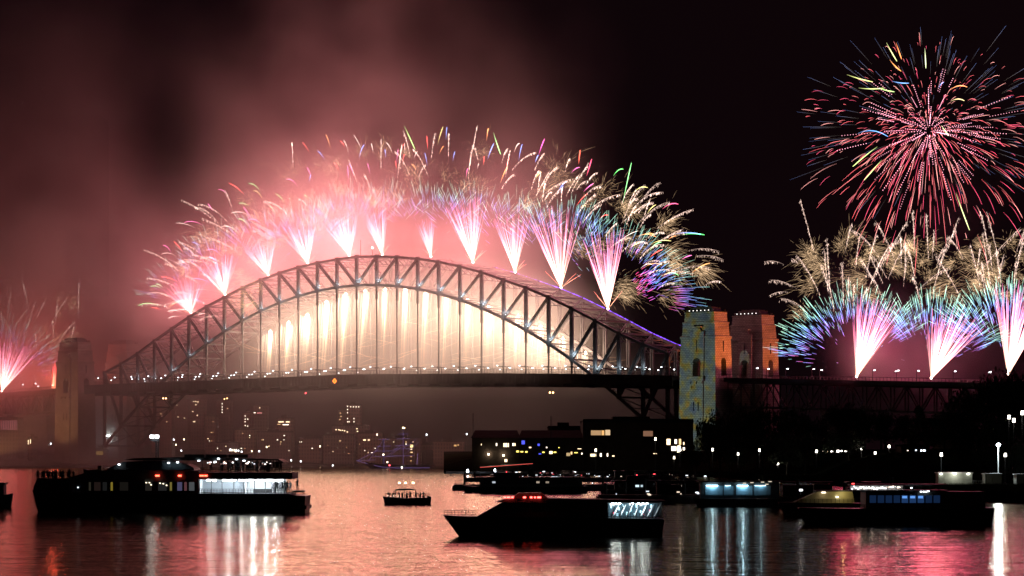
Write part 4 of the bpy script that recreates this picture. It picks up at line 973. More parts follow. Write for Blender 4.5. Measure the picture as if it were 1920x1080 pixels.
for _ in range(5200):
    px = R.uniform(1735, 1935); D = R.uniform(455, 514); b = G(px, D, 1.75); h = R.uniform(.35, 1.15); a = R.gauss(0, .25)
    mb.add([b+Vector((-.07, 0, 0)), b+Vector((.07, 0, 0)), b+Vector((a, R.gauss(0, .1), h))], [(0, 1, 2)])
tag(mb.build("grass", GRASSM), "long green grass lit by the floodlight along the bank", "grass", kind='stuff')

# ------------------------------------------------------------------ tall ship with violet rigging lights
D_ = 1690; k = F/D_; t = thing("tall_ship", "tall sailing ship with violet lights along its rigging, under the bridge", "ship", G(740, D_, 0))
def sx_(px): return (px-740)/k
def sz_(py): return (877.5-py)/k
mb = MB(); mb.loft([[(sx_(px), -hb, z1), (sx_(px), -hb*.7, z0), (sx_(px), hb*.7, z0), (sx_(px), hb, z1)] for px, hb, z0, z1 in ((686, .2, 2.6, 4.3), (694, 2.2, .2, 3.6), (715, 4, -.6, 2.6), (750, 4.2, -.6, 2.2), (790, 3.8, -.6, 2.5), (806, 2.8, .4, 3.2))]); mb.build("hull", DARK, t)
VIO = glow((.5, .32, .9), .42)
for nm, px, top, yds in (("mast", 720, 822, (824, 837, 846, 856)), ("mast", 756, 802, (814, 823, 836, 842, 855)), ("mast", 783, 850, ())):
    mb = MB(); mb.tube([Vector((sx_(px), 0, 2)), Vector((sx_(px), 0, sz_(top)))], [.3, .14], n=6); o = mb.build(nm, DARK, t)
    mb = MB(); mb.beam((sx_(px), -.35, 2.5), (sx_(px), -.35, sz_(top)), .14, .14); mb.build("mast_lights", VIO, o)
    for q, y in enumerate(yds):
        wd = 4.5+q*1.2; mb = MB(); mb.beam((sx_(px)-wd*.8, 0, sz_(y)), (sx_(px)+wd*.8, 0, sz_(y)+.2), .22, .22); y_ = mb.build("yard", DARK, t)
        mb = MB(); mb.beam((sx_(px)-wd*.8, -.2, sz_(y)+.16), (sx_(px)+wd*.8, -.2, sz_(y)+.36), .15, .15); mb.build("yard_lights", VIO, t)
mb = MB(); L_ = [(668, 863), (690, 869), (715, 875), (745, 877), (806, 876.5)]
for a, b in zip(L_, L_[1:]): mb.beam((sx_(a[0]), -4.3 if a[0] > 695 else -.6, sz_(a[1])), (sx_(b[0]), -4.3, sz_(b[1])), .2, .2)
for a, b in (((671, 863), (711, 842)), ((690, 865), (718, 826)), ((672, 863), (704, 862)), ((725, 856), (754, 832)), ((728, 856), (752, 838)), ((757, 840), (782, 822)), ((760, 850), (786, 828)), ((779, 872), (806, 872)), ((780, 872), (784, 850))): mb.beam((sx_(a[0]), -.5, sz_(a[1])), (sx_(b[0]), -.5, sz_(b[1])), .11, .11)
mb.build("rigging_lights", VIO, t)
mb = MB(); mb.box((sx_(757), -.4, sz_(802)), (1.6, .5, .7)); mb.build("masthead_lamp", glow((1, .75, .35), 9), t)
for (x, y, c) in ((719, 852, (1, .85, .6)), (731, 872, (1, .08, .1)), (727, 866, (1, .8, .6)), (754, 876, (1, .95, .8))): mb = MB(); mb.box((sx_(x), -4.6, sz_(y)), (.8, .4, .8)); mb.build("lamp", glow(c, 8), t)
t = building("signal_tower", "narrow harbour tower with stacked amber windows behind the ship's stern", 766, 777, 832, 2040, 1, [(769, 774.5, 834, 839, glow((1, .7, .3), 2.4)), (769.5, 774, 847, 849, W0), (769.5, 772, 855, 857, W2), (769.5, 772, 863, 865, W2), (769.5, 773, 841, 843, W1)], FAC[1], 5)

# ------------------------------------------------------------------ people
CLOTH = pbr("dark_clothing", (.03, .03, .035), .9, 0, .3, 4)
def person_mesh(name, arms):
    """one continuous skinned figure, 1.72 m tall, facing +y; arms: wrist/elbow offsets for each side"""
    V = {'pel': (0, 0, .95, .15, .11), 'waist': (0, .01, 1.1, .135, .1), 'chest': (0, 0, 1.32, .165, .115), 'neck': (0, 0, 1.47, .058, .058), 'chin': (0, .015, 1.55, .07, .08), 'head': (0, .005, 1.63, .083, .1), 'top': (0, -.005, 1.7, .055, .07)}
    E = [('pel', 'waist'), ('waist', 'chest'), ('chest', 'neck'), ('neck', 'chin'), ('chin', 'head'), ('head', 'top')]
    for s, sd in ((-1, 'l'), (1, 'r')):
        V['hip'+sd] = (s*.095, 0, .88, .095, .1); V['knee'+sd] = (s*.11, .015, .48, .06, .065); V['ank'+sd] = (s*.12, -.01, .09, .04, .045); V['toe'+sd] = (s*.14, .14, .035, .042, .03)
        E += [('pel', 'hip'+sd), ('hip'+sd, 'knee'+sd), ('knee'+sd, 'ank'+sd), ('ank'+sd, 'toe'+sd)]
        el, wr = arms[sd]; V['sh'+sd] = (s*.19, 0, 1.4, .062, .062); V['el'+sd] = (s*el[0], el[1], el[2], .045, .045); V['wr'+sd] = (s*wr[0], wr[1], wr[2], .028, .03)
        d = (Vector((s*wr[0], wr[1], wr[2]))-Vector((s*el[0], el[1], el[2]))).normalized(); w_ = Vector((s*wr[0], wr[1], wr[2])); pm = w_+d*.08; V['palm'+sd] = (*pm, .038, .02)
        E += [('chest', 'sh'+sd), ('sh'+sd, 'el'+sd), ('el'+sd, 'wr'+sd), ('wr'+sd, 'palm'+sd)]
        sdv = d.cross(Vector((0, 1, .3))).normalized()
        for q, (off, ln) in enumerate(((-.028, .065), (-.01, .08), (.01, .075), (.027, .058))): f = pm+d*ln+sdv*off; V['f%d%s' % (q, sd)] = (*f, .009, .009); E.append(('palm'+sd, 'f%d%s' % (q, sd)))
        th = w_+d*.06+sdv*.055; V['th'+sd] = (*th, .01, .01); E.append(('wr'+sd, 'th'+sd))
    ks = list(V); me = bpy.data.meshes.new(name); me.from_pydata([V[q][:3] for q in ks], [(ks.index(a), ks.index(b)) for a, b in E], [])
    o = bpy.data.objects.new(name, me); COL.objects.link(o); m = o.modifiers.new("skin", 'SKIN'); m.use_smooth_shade = True
    for i, q in enumerate(ks): me.skin_vertices[0].data[i].radius = V[q][3:]
    me.skin_vertices[0].data[0].use_root = True
    sb = o.modifiers.new("sub", 'SUBSURF'); sb.levels = sb.render_levels = 1
    dg = bpy.context.evaluated_depsgraph_get(); m2 = bpy.data.meshes.new_from_object(o.evaluated_get(dg)); o.modifiers.clear(); bpy.data.objects.remove(o)
    m2.materials.clear(); m2.materials.append(CLOTH); return m2
POSES = [person_mesh("person", {'l': ((.24, -.02, 1.12), (.25, .08, .88)), 'r': ((.24, -.02, 1.12), (.25, .08, .88))}),
         person_mesh("person", {'l': ((.27, .14, 1.3), (.12, .3, 1.55)), 'r': ((.27, .14, 1.3), (.12, .3, 1.55))}),
         person_mesh("person", {'l': ((.24, -.02, 1.12), (.22, .14, .95)), 'r': ((.3, .1, 1.42), (.2, .22, 1.72))})]
def person(loc, label, group, rot=None):
    o = bpy.data.objects.new("person", R.choice(POSES)); COL.objects.link(o); o.location = loc; o.rotation_euler = (0, 0, R.uniform(-.9, .9) if rot is None else rot); o.scale = (1, 1, R.uniform(.93, 1.06))
    return tag(o, label, "person", group)

# ------------------------------------------------------------------ boats
HULLM = pbr("dark_hull_paint", (.02, .022, .026), .35, 0, .2, .4)
SUPER = pbr("grey_superstructure", (.05, .055, .06), .45, 0, .15, .5)
PALE = pbr("pale_cabin_panels", (.55, .57, .58), .5, 0, .08, .8)
def tinted(name, col):
    return pbr(name, col, .08, 0, .1, .3, spec=.8)
GLASSD = tinted("dark_glazing", (.02, .025, .03))
class Boat:
    def __init__(s, name, label, cat, px0, D, group=None):
        s.D = D; s.k = F/D; s.px0 = px0; s.yw = HY+HC*F/D; s.t = thing(name, label, cat, G(px0, D, 0), 0, group)
    def x(s, px): return (px-s.px0)/s.k
    def z(s, py): return (s.yw-py)/s.k
    def box(s, mb, px0, px1, py0, py1, y0, y1): mb.bx(s.x(px0), s.x(px1), y0, y1, s.z(py1), s.z(py0))
    def hull(s, st, mat=HULLM, yc=None):
        """st: (px at deck, px at waterline, half beam, deck row)"""
        yc = max(q[2] for q in st) if yc is None else yc; s.yc = yc; mb = MB()
        mb.loft([[(s.x(a), yc-hb, s.z(py)), (s.x(a)*.45+s.x(b)*.55, yc-hb*.93, s.z(py)*.45), (s.x(b), yc-hb*.78, -.9), (s.x(b), yc+hb*.78, -.9), (s.x(a)*.45+s.x(b)*.55, yc+hb*.93, s.z(py)*.45), (s.x(a), yc+hb, s.z(py))] for a, b, hb, py in st])
        return mb.build("hull", mat, s.t)
    def part(s, name, mat, *boxes, parent=None):
        mb = MB()
        for b in boxes: s.box(mb, *b)
        return mb.build(name, mat, parent or s.t)
    def lamp(s, px, py, y, w_, h_, col, st, light=0, name="lamp"):
        mb = MB(); mb.box((s.x(px), y, s.z(py)), (w_, .25, h_)); mb.build(name, glow(col, st), s.t)
        if light: lamp_light("boat_lamp_light", (s.t.location.x+s.x(px), s.t.location.y+y-.35, max(.3, s.z(py)-.15)), col, light, .15)
    def rail(s, px0, px1, py0, py1, y, n, mat=DARK):
        mb = MB()
        for q in range(n+1): mb.box((s.x(px0+(px1-px0)*q/n), y, (s.z(py0)+s.z(py1))/2), (.05, .05, s.z(py0)-s.z(py1)))
        for f in (0, .35, .7): zz = s.z(py0)*(1-f)+s.z(py1)*f; mb.box(((s.x(px0)+s.x(px1))/2, y, zz), (abs(s.x(px1)-s.x(px0)), .05, .05))
        return mb.build("railing", mat, s.t)

# big ferry
b = Boat("passenger_ferry", "large dark two deck catamaran ferry with brightly lit stern deck and crowds aboard", "ferry", 310, 361)
b.hull([(48, 62, .4, 919), (60, 68, 1.8, 922), (95, 100, 3.8, 925), (150, 152, 5, 926), (300, 300, 5.2, 926), (500, 500, 5.2, 926), (572, 570, 4.8, 930)])
mb = MB(); yc = b.yc
mb.loft([[(b.x(a), yc-hb, b.z(926)), (b.x(a), yc-hb, b.z(py)), (b.x(a), yc+hb, b.z(py)), (b.x(a), yc+hb, b.z(926))] for a, hb, py in ((52, .9, 913), (62, 2, 897), (95, 3.9, 898), (128, 4.6, 896))]); mb.build("bow_bulwark", HULLM, b.t)
mb = MB(); prof = [(128, 926), (128, 895), (168, 884), (215, 880), (372, 883), (372, 926)]
mb.loft([[(b.x(px), y, b.z(py)) for px, py in prof] for y in (yc-4.9, yc+4.9)]); mb.build("forward_cabin", SUPER, b.t)
b.part("side_window", GLASSD, (140, 366, 903, 921, yc-4.95, yc-4.85))
for (x0, x1, c, s_) in ((166, 170, (1, .85, .6), .04), (207, 211, (1, .75, .1), .35), (192, 200, (.6, .6, .6), .03), (318, 322, (1, .8, .2), .3), (332, 341, (.5, .45, .9), .25), (345, 350, (.9, .35, .4), .2), (272, 284, (.5, .42, .35), .06), (296, 312, (.6, .6, .6), .05), (354, 364, (.7, .75, .8), .18), (224, 240, (.5, .42, .35), .03), (176, 188, (.6, .35, .3), .04)):
    mb = MB(); b.box(mb, x0, x1, 904, 920, yc-4.99, yc-4.955); mb.build("window", glow(c, s_*.5), b.t)
for (x, y) in ((274, 905), (280, 905), (283, 909), (300, 906), (306, 907), (312, 910), (146, 914)): b.lamp(x, y, yc-5.05, .16, .14, (1, .85, .6) if x > 200 else (.8, .9, 1), 3)
# lit stern saloon: floor, back wall, ceiling, posts and ceiling lamps
b.part("saloon_wall", PALE, (372, 530, 899, 925, yc+.5, yc+.7)); b.part("saloon_bulkhead", PALE, (372, 374, 899, 925, yc-4.6, yc+.4)); b.part("saloon_bulkhead", PALE, (455, 456.5, 899, 925, yc-2.2, yc+.4))
b.part("upper_deck", SUPER, (372, 548, 886, 898.5, yc-5, yc+5)); b.part("deck_rim", SUPER, (372, 545, 925.5, 928, yc-5.1, yc+5.1))
mb = MB()
for x in (395, 415, 437, 456, 476, 496, 515, 532): b.box(mb, x, x+1.3, 898.5, 925.5, yc-4.7, yc-4.55)
mb.build("deck_post", SUPER, b.t)
b.part("glass_screen", tinted("milky_glazing", (.3, .33, .36)), (374, 452, 902, 924, yc-1.2, yc-1.15))
for (x, w_, wt) in ((393, 1.3, 60), (426, 1.9, 110), (451, .8, 90), (472, 2.6, 420), (497, 1.6, 360), (514, 2.0, 420)):
    b.lamp(x, 900.5, yc-3.2, w_, .16, (.86, .95, 1), 40, wt, "ceiling_lamp"); 
b.rail(372, 545, 917, 925.5, yc-5.05, 30)
b.rail(376, 548, 877, 886, yc-5.0, 30)
b.part("saloon_bench", BLACK, (470, 505, 918, 925, yc-1.5, yc-.8))
# upper deck
mb = MB(); arch = [(195, 882), (203, 876), (228, 866), (262, 864), (310, 864), (345, 870), (360, 877), (362, 882)]
mb.loft([[(b.x(px), y, b.z(py)) for px, py in arch] for y in (yc-3.6, yc+3.6)]); mb.build("upper_cabin", SUPER, b.t)
mb = MB(); ar = [(264, 881), (264, 868), (310, 867.5), (343, 873), (357, 881)]
mb.loft([[(b.x(px), y, b.z(py)) for px, py in ar] for y in (yc-3.68, yc-3.62)]); o = mb.build("cabin_window", tinted("blue_glazing", (.09, .12, .14)), b.t)
mb = MB()
for x in (282, 300, 318): b.box(mb, x, x+1, 867, 881, yc-3.75, yc-3.69)
mb.build("window_frame", SUPER, o)
mb = MB(); rf = [(230, 862), (250, 859), (340, 857), (520, 860.5), (529, 866), (529, 868), (518, 863), (250, 863.5)]
mb.loft([[(b.x(px), y, b.z(py)) for px, py in rf] for y in (yc-4, yc+4)]); mb.build("roof", SUPER, b.t)
for (x0, x1) in ((341, 378), (382, 421), (425, 461)): b.part("roof_pod", SUPER, (x0, x1, 852, 858.2, yc-2.5, yc+2.5))
for x in (376, 410, 445, 480, 522): b.part("roof_post", SUPER, (x, x+1.2, 862, 886, yc-3.6, yc-3.48))
for k in range(26): b.lamp(R.uniform(385, 505), R.uniform(866, 871), yc-3.7+R.uniform(0, 3), R.choice([.14, .2, .3]), .12, R.choice([(1, .6, .5), (1, .9, .8), (.9, .95, 1)]), R.choice([1.5, 3, 6]))
for (x, y) in ((408, 860), (442, 861), (456, 864), (371, 864), (314, 868), (331, 867), (402, 866), (221, 871)): b.lamp(x, y, yc-4.1, .3, .16, (.85, .95, 1), 7)
for (x, w_) in ((295, .55), (337, .45), (376, .25), (380, .25), (386, .4)): b.lamp(x, 892, yc-5.1, w_, .2, (1, .06, .03), 12, 0, "red_lamp")
mb = MB()
for x in (283, 287): mb.tube([Vector((b.x(x), yc, b.z(858))), Vector((b.x(x), yc, b.z(819)))], .09, n=6)
b.box(mb, 272, 290, 824, 826, yc-.1, yc+.1); b.box(mb, 276, 288, 822, 827, yc-.2, yc+.2); mb.build("mast", DARK, b.t)
for x in (274, 278, 283, 287): b.lamp(x, 818, yc-.3, .26, .42, (.95, .98, 1), 9, 0, "mast_lamp")
lamp_light("mast_light", (b.t.location.x+b.x(281), 361+yc-3, b.z(818)), (.9, .96, 1), 160, .3)
# stern platform and steps
b.part("stern_platform", HULLM, (545, 574, 948, 955, yc-4.6, yc+4.6)); mb = MB()
for q in range(6): b.box(mb, 546+q*3.4, 552+q*3.4, 928+q*3.4, 931+q*3.4, yc-4, yc-2.6)
mb.build("stern_steps", SUPER, b.t); b.rail(546, 570, 919, 930, yc-4.7, 7); mb = MB()
for x in (547, 569): b.box(mb, x, x+1, 920, 948, yc-4.6, yc-4.5)
b.box(mb, 547, 570, 920, 922.5, yc-4.7, yc-3); mb.build("stern_gantry", SUPER, b.t)
L0 = b.t.location
for k in range(17): person((L0.x+b.x(62+k*3.9+R.uniform(-1, 1)), L0.y+yc+R.uniform(-1.6, 1.6), b.z(897)-.55), "dark passenger in the crowd at the ferry's bow", "crowd at the ferry's bow", 0)
for k in range(30): person((L0.x+b.x(R.uniform(382, 522)), L0.y+yc+R.uniform(-4.4, 3.0), b.z(886)), "passenger on the ferry's open upper deck", "crowd on the ferry's upper deck")
for k in range(11): person((L0.x+b.x(508+k*3.3), L0.y+yc+R.uniform(-4.3, -2), b.z(925.5)), "passenger at the rail of the ferry's lit stern deck", "crowd on the ferry's stern deck")
person((L0.x+b.x(556), L0.y+yc-3.6, b.z(919.8)-.1), "lone passenger standing on the ferry's stern gantry", None)

# dark cruise boat in the middle
b = Boat("cruise_boat", "low dark cruise boat with seven red lamps and a blue lit rear saloon", "boat", 1040, 254)
b.hull([(829, 872, .3, 967), (850, 880, 1.6, 968), (900, 910, 2.8, 969), (1000, 1000, 3.1, 970), (1200, 1200, 3.1, 972), (1246, 1242, 2.9, 974)]); yc = b.yc
mb = MB(); prof = [(892, 970), (940, 944), (990, 940), (1244, 944), (1244, 972)]
mb.loft([[(b.x(px), y, b.z(py)) for px, py in prof[:5]] for y in (yc+.2, yc+2.8)]); mb.build("cabin_core", SUPER, b.t)
mb = MB(); prof = [(892, 970), (940, 943), (1140, 943), (1140, 971)]
mb.loft([[(b.x(px), y, b.z(py)) for px, py in prof] for y in (yc-2.7, yc+.15)]); mb.build("forward_cabin", SUPER, b.t)
mb = MB(); wn = [(922, 960), (944, 947), (1135, 947), (1135, 960)]
mb.loft([[(b.x(px), y, b.z(py)) for px, py in wn] for y in (yc-2.75, yc-2.69)]); o = mb.build("side_window", GLASSD, b.t)
for x in range(965, 1135, 28):
    mb = MB(); b.box(mb, x, x+1.5, 947, 960, yc-2.8, yc-2.755); mb.build("window_frame", SUPER, o)
mb = MB(); rf = [(930, 942), (946, 936), (1000, 934), (1250, 939), (1250, 943)]
mb.loft([[(b.x(px), y, b.z(py)) for px, py in rf] for y in (yc-3, yc+3)]); mb.build("roof", SUPER, b.t)
mb = MB(); fb = [(958, 935), (972, 925), (1015, 924), (1030, 935)]
mb.loft([[(b.x(px), y, b.z(py)) for px, py in fb] for y in (yc-1.6, yc+1.6)]); mb.build("wheelhouse", SUPER, b.t)
for (x, w_) in ((947, .24), (953.5, .3), (961, .24), (983.5, .26), (996, .22), (1003, .16), (1009, .18), (1012.5, .18)): b.lamp(x, 932.5, yc-3.05, w_, .16, (1, .05, .04), 14, 0, "red_lamp")
b.part("saloon_window", tinted("saloon_glazing", (.1, .16, .19)), (1143, 1236, 945, 970, yc+.08, yc+.16))
mb = MB()
for x in range(1146, 1240, 15): mb.beam((b.x(x), yc-2.6, b.z(971)), (b.x(x+9), yc-2.6, b.z(944)), .09, .09)
mb.build("slanted_post", SUPER, b.t)
mb = MB()
for x in range(1150, 1232, 13): mb.beam((b.x(x), yc-1.9, b.z(970)), (b.x(x+11), yc-.6, b.z(950)), .1, .5)
mb.build("seat_back", PALE, b.t)
for x in (1150, 1156, 1163, 1187, 1199, 1207, 1215): b.lamp(x, 944.6, yc-1.6, .24, .07, (.75, .93, 1), 22, 38, "ceiling_lamp")
for (x, y, c) in ((1148, 951, 0), (1163, 955, 0), (1171, 949, 0), (1185, 957, 0), (1196, 950, 0), (1204, 961, 0), (1213, 953, 0), (1222, 958, 1), (1152, 963, 1), (1178, 964, 0), (1210, 966, 1), (1192, 966, 0), (1160, 966, 0), (1224, 950, 0)): b.lamp(x, y, yc-.1, .14, .3 if not c else .14, ((.5, .85, 1), (1, .15, .25))[c], 2.2, 0, "saloon_lamp")
b.rail(1140, 1248, 962, 972, yc-2.95, 18); b.rail(832, 892, 958, 968, yc-1.4, 9)

# small open party boat
b = Boat("party_boat", "small dark open boat with a curved canopy and people silhouetted against bright water", "boat", 764, 425)
b.hull([(717, 723, .3, 931), (726, 728, 1, 932), (760, 760, 1.4, 934), (800, 800, 1.3, 933), (809, 806, 1.1, 931)]); yc = b.yc
mb = MB(); cp = [(737, 920), (748, 916.5), (770, 916), (781, 919)]; mb.loft([[(b.x(px), y, b.z(py)) for px, py in cp] for y in (yc-1.2, yc+1.2)]); mb.build("canopy", SUPER, b.t)
mb = MB()
for x in (741, 757, 778): b.box(mb, x, x+.7, 917, 933, yc-1.1, yc-1.04); b.box(mb, x, x+.7, 917, 933, yc+1.04, yc+1.1)
mb.build("canopy_post", DARK, b.t); b.rail(722, 742, 925, 932, yc-1, 6); b.rail(781, 806, 925, 932, yc-1.2, 7)
mb = MB(); mb.tube([Vector((b.x(802), yc, b.z(945))), Vector((b.x(803), yc, b.z(930)))], .25, n=8); mb.build("outboard_motor", BLACK, b.t)
for x in (748, 760, 774): 
    mb = MB(); mb.tube([Vector((b.x(x), yc, b.z(917))), Vector((b.x(x), yc, b.z(906)))], .03, n=5); o = mb.build("lamp_pole", DARK, b.t); mb = MB(); mb.box((b.x(x), yc, b.z(905.5)), (.3, .2, .22)); mb.build("lamp", glow((1, .85, .5), 9), o)
for k in range(9): b.lamp(R.uniform(724, 752), R.uniform(928, 931), yc-1.3, .12, .08, (1, .8, .6), 1.5)
for k in range(9): person((b.t.location.x+b.x(730+k*8+R.uniform(-2, 2)), b.t.location.y+yc+R.uniform(-.7, .7), b.z(933)-.75), "dark figure standing in the small open boat", "people aboard the small open boat")

# boats on the park side
b = Boat("cabin_cruiser", "dark cabin cruiser with two glowing pale blue cabin windows", "boat", 1390, 407)
b.hull([(1300, 1312, .4, 934), (1320, 1326, 1.6, 935), (1380, 1380, 2.1, 936), (1470, 1468, 2, 936)]); yc = b.yc
b.part("cabin", SUPER, (1314, 1462, 904.5, 935, yc-1.3, yc+1.6)); b.part("roof", SUPER, (1310, 1470, 902, 904.3, yc-1.9, yc+1.9))
for (x0, x1, s_) in ((1323, 1356, 1), (1358, 1376, .2), (1381, 1412, 1), (1414, 1446, .25)):
    mb = MB(); b.box(mb, x0, x1, 911, 929, yc-1.36, yc-1.32); o = mb.build("window", tinted("pale_blue_glazing_%d" % x0, (.2, .32, .4)), b.t); mb = MB(); b.box(mb, x0+2, x0+(x1-x0)*.7, 910, 911.3, yc-1.7, yc-1.4); mb.build("window_lamp", glow((.55, .85, 1), 16*s_), o)
    lamp_light("cabin_window_light", (b.t.location.x+b.x((x0+x1)/2-3), b.t.location.y+yc-1.7, b.z(911.5)), (.45, .8, 1), 75*s_, .1)
b.rail(1310, 1470, 928, 935, yc-1.9, 20)
for (x, y) in ((1396, 906), (1410, 905), (1430, 904), (1438, 908), (1444, 903)): b.lamp(x, y, yc-1.95, .5, .1, (1, .85, .65), 1)
b.lamp(1286, 903, yc-1, .7, .15, (1, .05, .08), 5) if False else None
b = Boat("motor_yacht", "motor yacht with a dim yellow lit side panel and dark raked bow", "boat", 1550, 340)
b.hull([(1462, 1478, .3, 942), (1490, 1496, 1.6, 942), (1540, 1540, 2.1, 943), (1640, 1638, 2, 944)], HULLM); yc = b.yc
mb = MB(); pr = [(1488, 943), (1536, 922), (1600, 922), (1604, 943)]; mb.loft([[(b.x(px), y, b.z(py)) for px, py in pr] for y in (yc-1.2, yc+1.3)]); mb.build("cabin", pbr("cream_panel", (.5, .44, .25), .5, 0, .1, 1), b.t)
b.part("roof", SUPER, (1530, 1606, 919.5, 921.7, yc-1.7, yc+1.5)); b.rail(1480, 1606, 936, 943, yc-1.9, 16)
lamp_light("cabin_side_light", (b.t.location.x+b.x(1580), b.t.location.y+yc-2.4, b.z(926)), (1, .82, .35), 40, .2)
b.lamp(1503, 919, yc-1.3, .4, .2, (.9, .95, 1), 9); b.lamp(1545, 923.5, yc-1.75, .5, .14, (1, .8, .6), 6); b.lamp(1571, 932, yc-1.3, .3, .14, (1, .95, .8), 5)
mb = MB(); b.box(mb, 1502.6, 1503.4, 919, 942, yc-1.2, yc-1.15); mb.build("light_pole", DARK, b.t)
b = Boat("harbour_ferry", "long black moored ferry with a strip of white deck lamps and blue windows", "ferry", 1690, 300)
b.hull([(1500, 1520, .3, 952), (1530, 1540, 2, 953), (1600, 1600, 3, 954), (1800, 1800, 3, 954), (1866, 1862, 2.8, 952)]); yc = b.yc
b.part("main_cabin", SUPER, (1625, 1850, 922, 953, yc-2.4, yc+2.4)); b.part("upper_cabin", SUPER, (1600, 1780, 908, 911, yc-2.2, yc+2.2), (1600, 1780, 919, 921.7, yc-2.5, yc+2.5))
b.part("bulkhead", PALE, (1600, 1700, 911.2, 918.8, yc-.2, yc))
mb = MB()
for x in range(1602, 1782, 16): b.box(mb, x, x+.8, 911.1, 918.9, yc-2.1, yc-2.03)
mb.build("deck_post", DARK, b.t)
for k in range(24): b.lamp(1601+k*3.9, R.uniform(912.4, 917), yc-1.4+R.uniform(-.4, .4), R.uniform(.1, .24), R.uniform(.06, .2), R.choice([(1, .93, .85), (.95, .97, 1), (1, .8, .65)]), R.choice([2, 5, 10]))
for x in (1615, 1640, 1665, 1688): lamp_light("deck_lamp_light", (b.t.location.x+b.x(x), b.t.location.y+yc-1.5, b.z(913)), (1, .95, .9), 14, .1)
for k in range(9):
    x0 = 1632+k*15; mb = MB(); b.box(mb, x0, x0+12, 929, 943, yc-2.46, yc-2.42); o = mb.build("window", glow((.1, .3, .9), .05 if k not in (4, 5, 6) else .12), b.t)
    if k in (4, 5, 6): mb = MB(); b.box(mb, x0+1, x0+10, 930, 934.5, yc-2.52, yc-2.47); mb.build("window_lamp", glow((.15, .4, 1), .9), o)
for (x, y) in ((1710, 915), (1728, 922), (1733, 922), (1738, 922), (1742, 921)): b.lamp(x, y, yc-2.55, .16, .14, (.85, .95, 1), 5)
b.lamp(1601, 907, yc-2.3, .3, .1, (1, .05, .05), 6); b.rail(1530, 1860, 946, 953, yc-2.9, 40)
b = Boat("launch", "black launch half cut by the frame edge beside red lit water", "boat", -4, 400)
b.hull([(-50, -46, 1.4, 928), (-10, -10, 1.5, 928), (12, 8, .8, 927), (21, 16, .3, 925)]); yc = b.yc
b.part("cabin", SUPER, (-40, 6, 908, 927.6, yc-1.1, yc+1.1)); b.part("roof", SUPER, (-42, 9, 905, 907.8, yc-1.3, yc+1.3)); b.part("window", GLASSD, (-30, 3, 911, 920, yc-1.15, yc-1.1))
b = Boat("work_barge", "low black work barge trailing pale smoke behind the ferry", "boat", 174, 1150)
b.hull([(154, 156, 1, 879), (165, 165, 3, 881), (190, 190, 3, 880)]); yc = b.yc; b.part("deckhouse", SUPER, (182, 189, 873, 880, yc-1.5, yc+1.5))
for (x, lb) in ((1286, None), (1037, None), (1227, None)):
    D = 620 if x > 1250 else 760; b = Boat("moored_dinghy", {1286: "dark moored dinghy with a red lamp near the cabin cruiser", 1037: "dark moored dinghy with a red lamp and pale cabin window off the jetty", 1227: "dark moored dinghy with a red lamp between the wharf and the cruise boat"}[x], "boat", x, D)
    yb = HY+HC*F/D; b.hull([(x-26, x-23, .3, yb-8), (x-16, x-15, 1.1, yb-7), (x+22, x+21, 1.1, yb-7)]); yc = b.yc; b.part("cabin", SUPER, (x-10, x+12, yb-15, yb-7.2, yc-.8, yc+.8)); b.lamp(x, yb-17, yc-.5, .6, .18, (1, .06, .08), 5)
    mb = MB(); b.box(mb, x-.3, x+.3, yb-17, yb-14.8, yc-.4, yc-.3); mb.build("lamp_post", DARK, b.t)
    if x == 1037: b.lamp(x+4, yb-11, yc-.85, 2.4, .5, (.75, .9, 1), 1.2, 0, "window")

# added pontoons: dark bodies that block the bright water before the wharf
def pontoon(label, px0, px1, D, z, n):
    p0, p1 = G(px0, D), G(px1, D); W = p1.x-p0.x; t = thing("pontoon", label, "pontoon", ((p0.x+p1.x)/2, D, 0))
    mb = MB(); mb.bx(-W/2, W/2, 0, 9, -.6, z*.5); mb.build("float", HULLM, t)
    mb = MB(); mb.bx(-W/2+.3, W/2-.3, .4, 8.6, z*.5+.004, z*.5+.25); mb.build("decking", PAVE, t)
    for k in range(n):
        x = -W/2+W*(k+.5)/n; mb = MB(); mb.tube([Vector((x, 9.3, -2)), Vector((x, 9.3, z+R.uniform(.6, 2.2)))], .3, n=7); mb.build("pile", DARK, t)
    mb = MB()
    for k in range(int(W/1.4)): mb.box((-W/2+.7+k*1.4, .5, z*.5+.75), (.07, .07, 1.0))
    for q in (.55, 1.2): mb.box((0, .5, z*.5+q), (W-1, .06, .07))
    mb.build("railing", DARK, t)
    for k in range(n//2):
        x = R.uniform(-W/2+2, W/2-3); w_ = R.uniform(2, 5); mb = MB(); mb.bx(x, x+w_, 5, 8, z*.5+.26, z+R.uniform(.3, 1.3)); mb.bx(x-.2, x+w_+.2, 4.7, 8.2, z+1.31, z+1.45); mb.build("shelter", HULLM, t)
    return t
pontoon("long dark pontoon added to block bright water nearest the lit wharf windows", 872, 1300, 800, 2.0, 12)
pontoon("long dark pontoon added to block bright water between the jetty and the cruise boat", 848, 1330, 600, 2.2, 11)
pontoon("short dark pontoon added to block bright water just behind the cruise boat's rear saloon", 1120, 1345, 440, 2.2, 6)
pontoon("dark pontoon added to block bright water behind the moored ferry and motor yacht", 1440, 1800, 410, 2.4, 8)
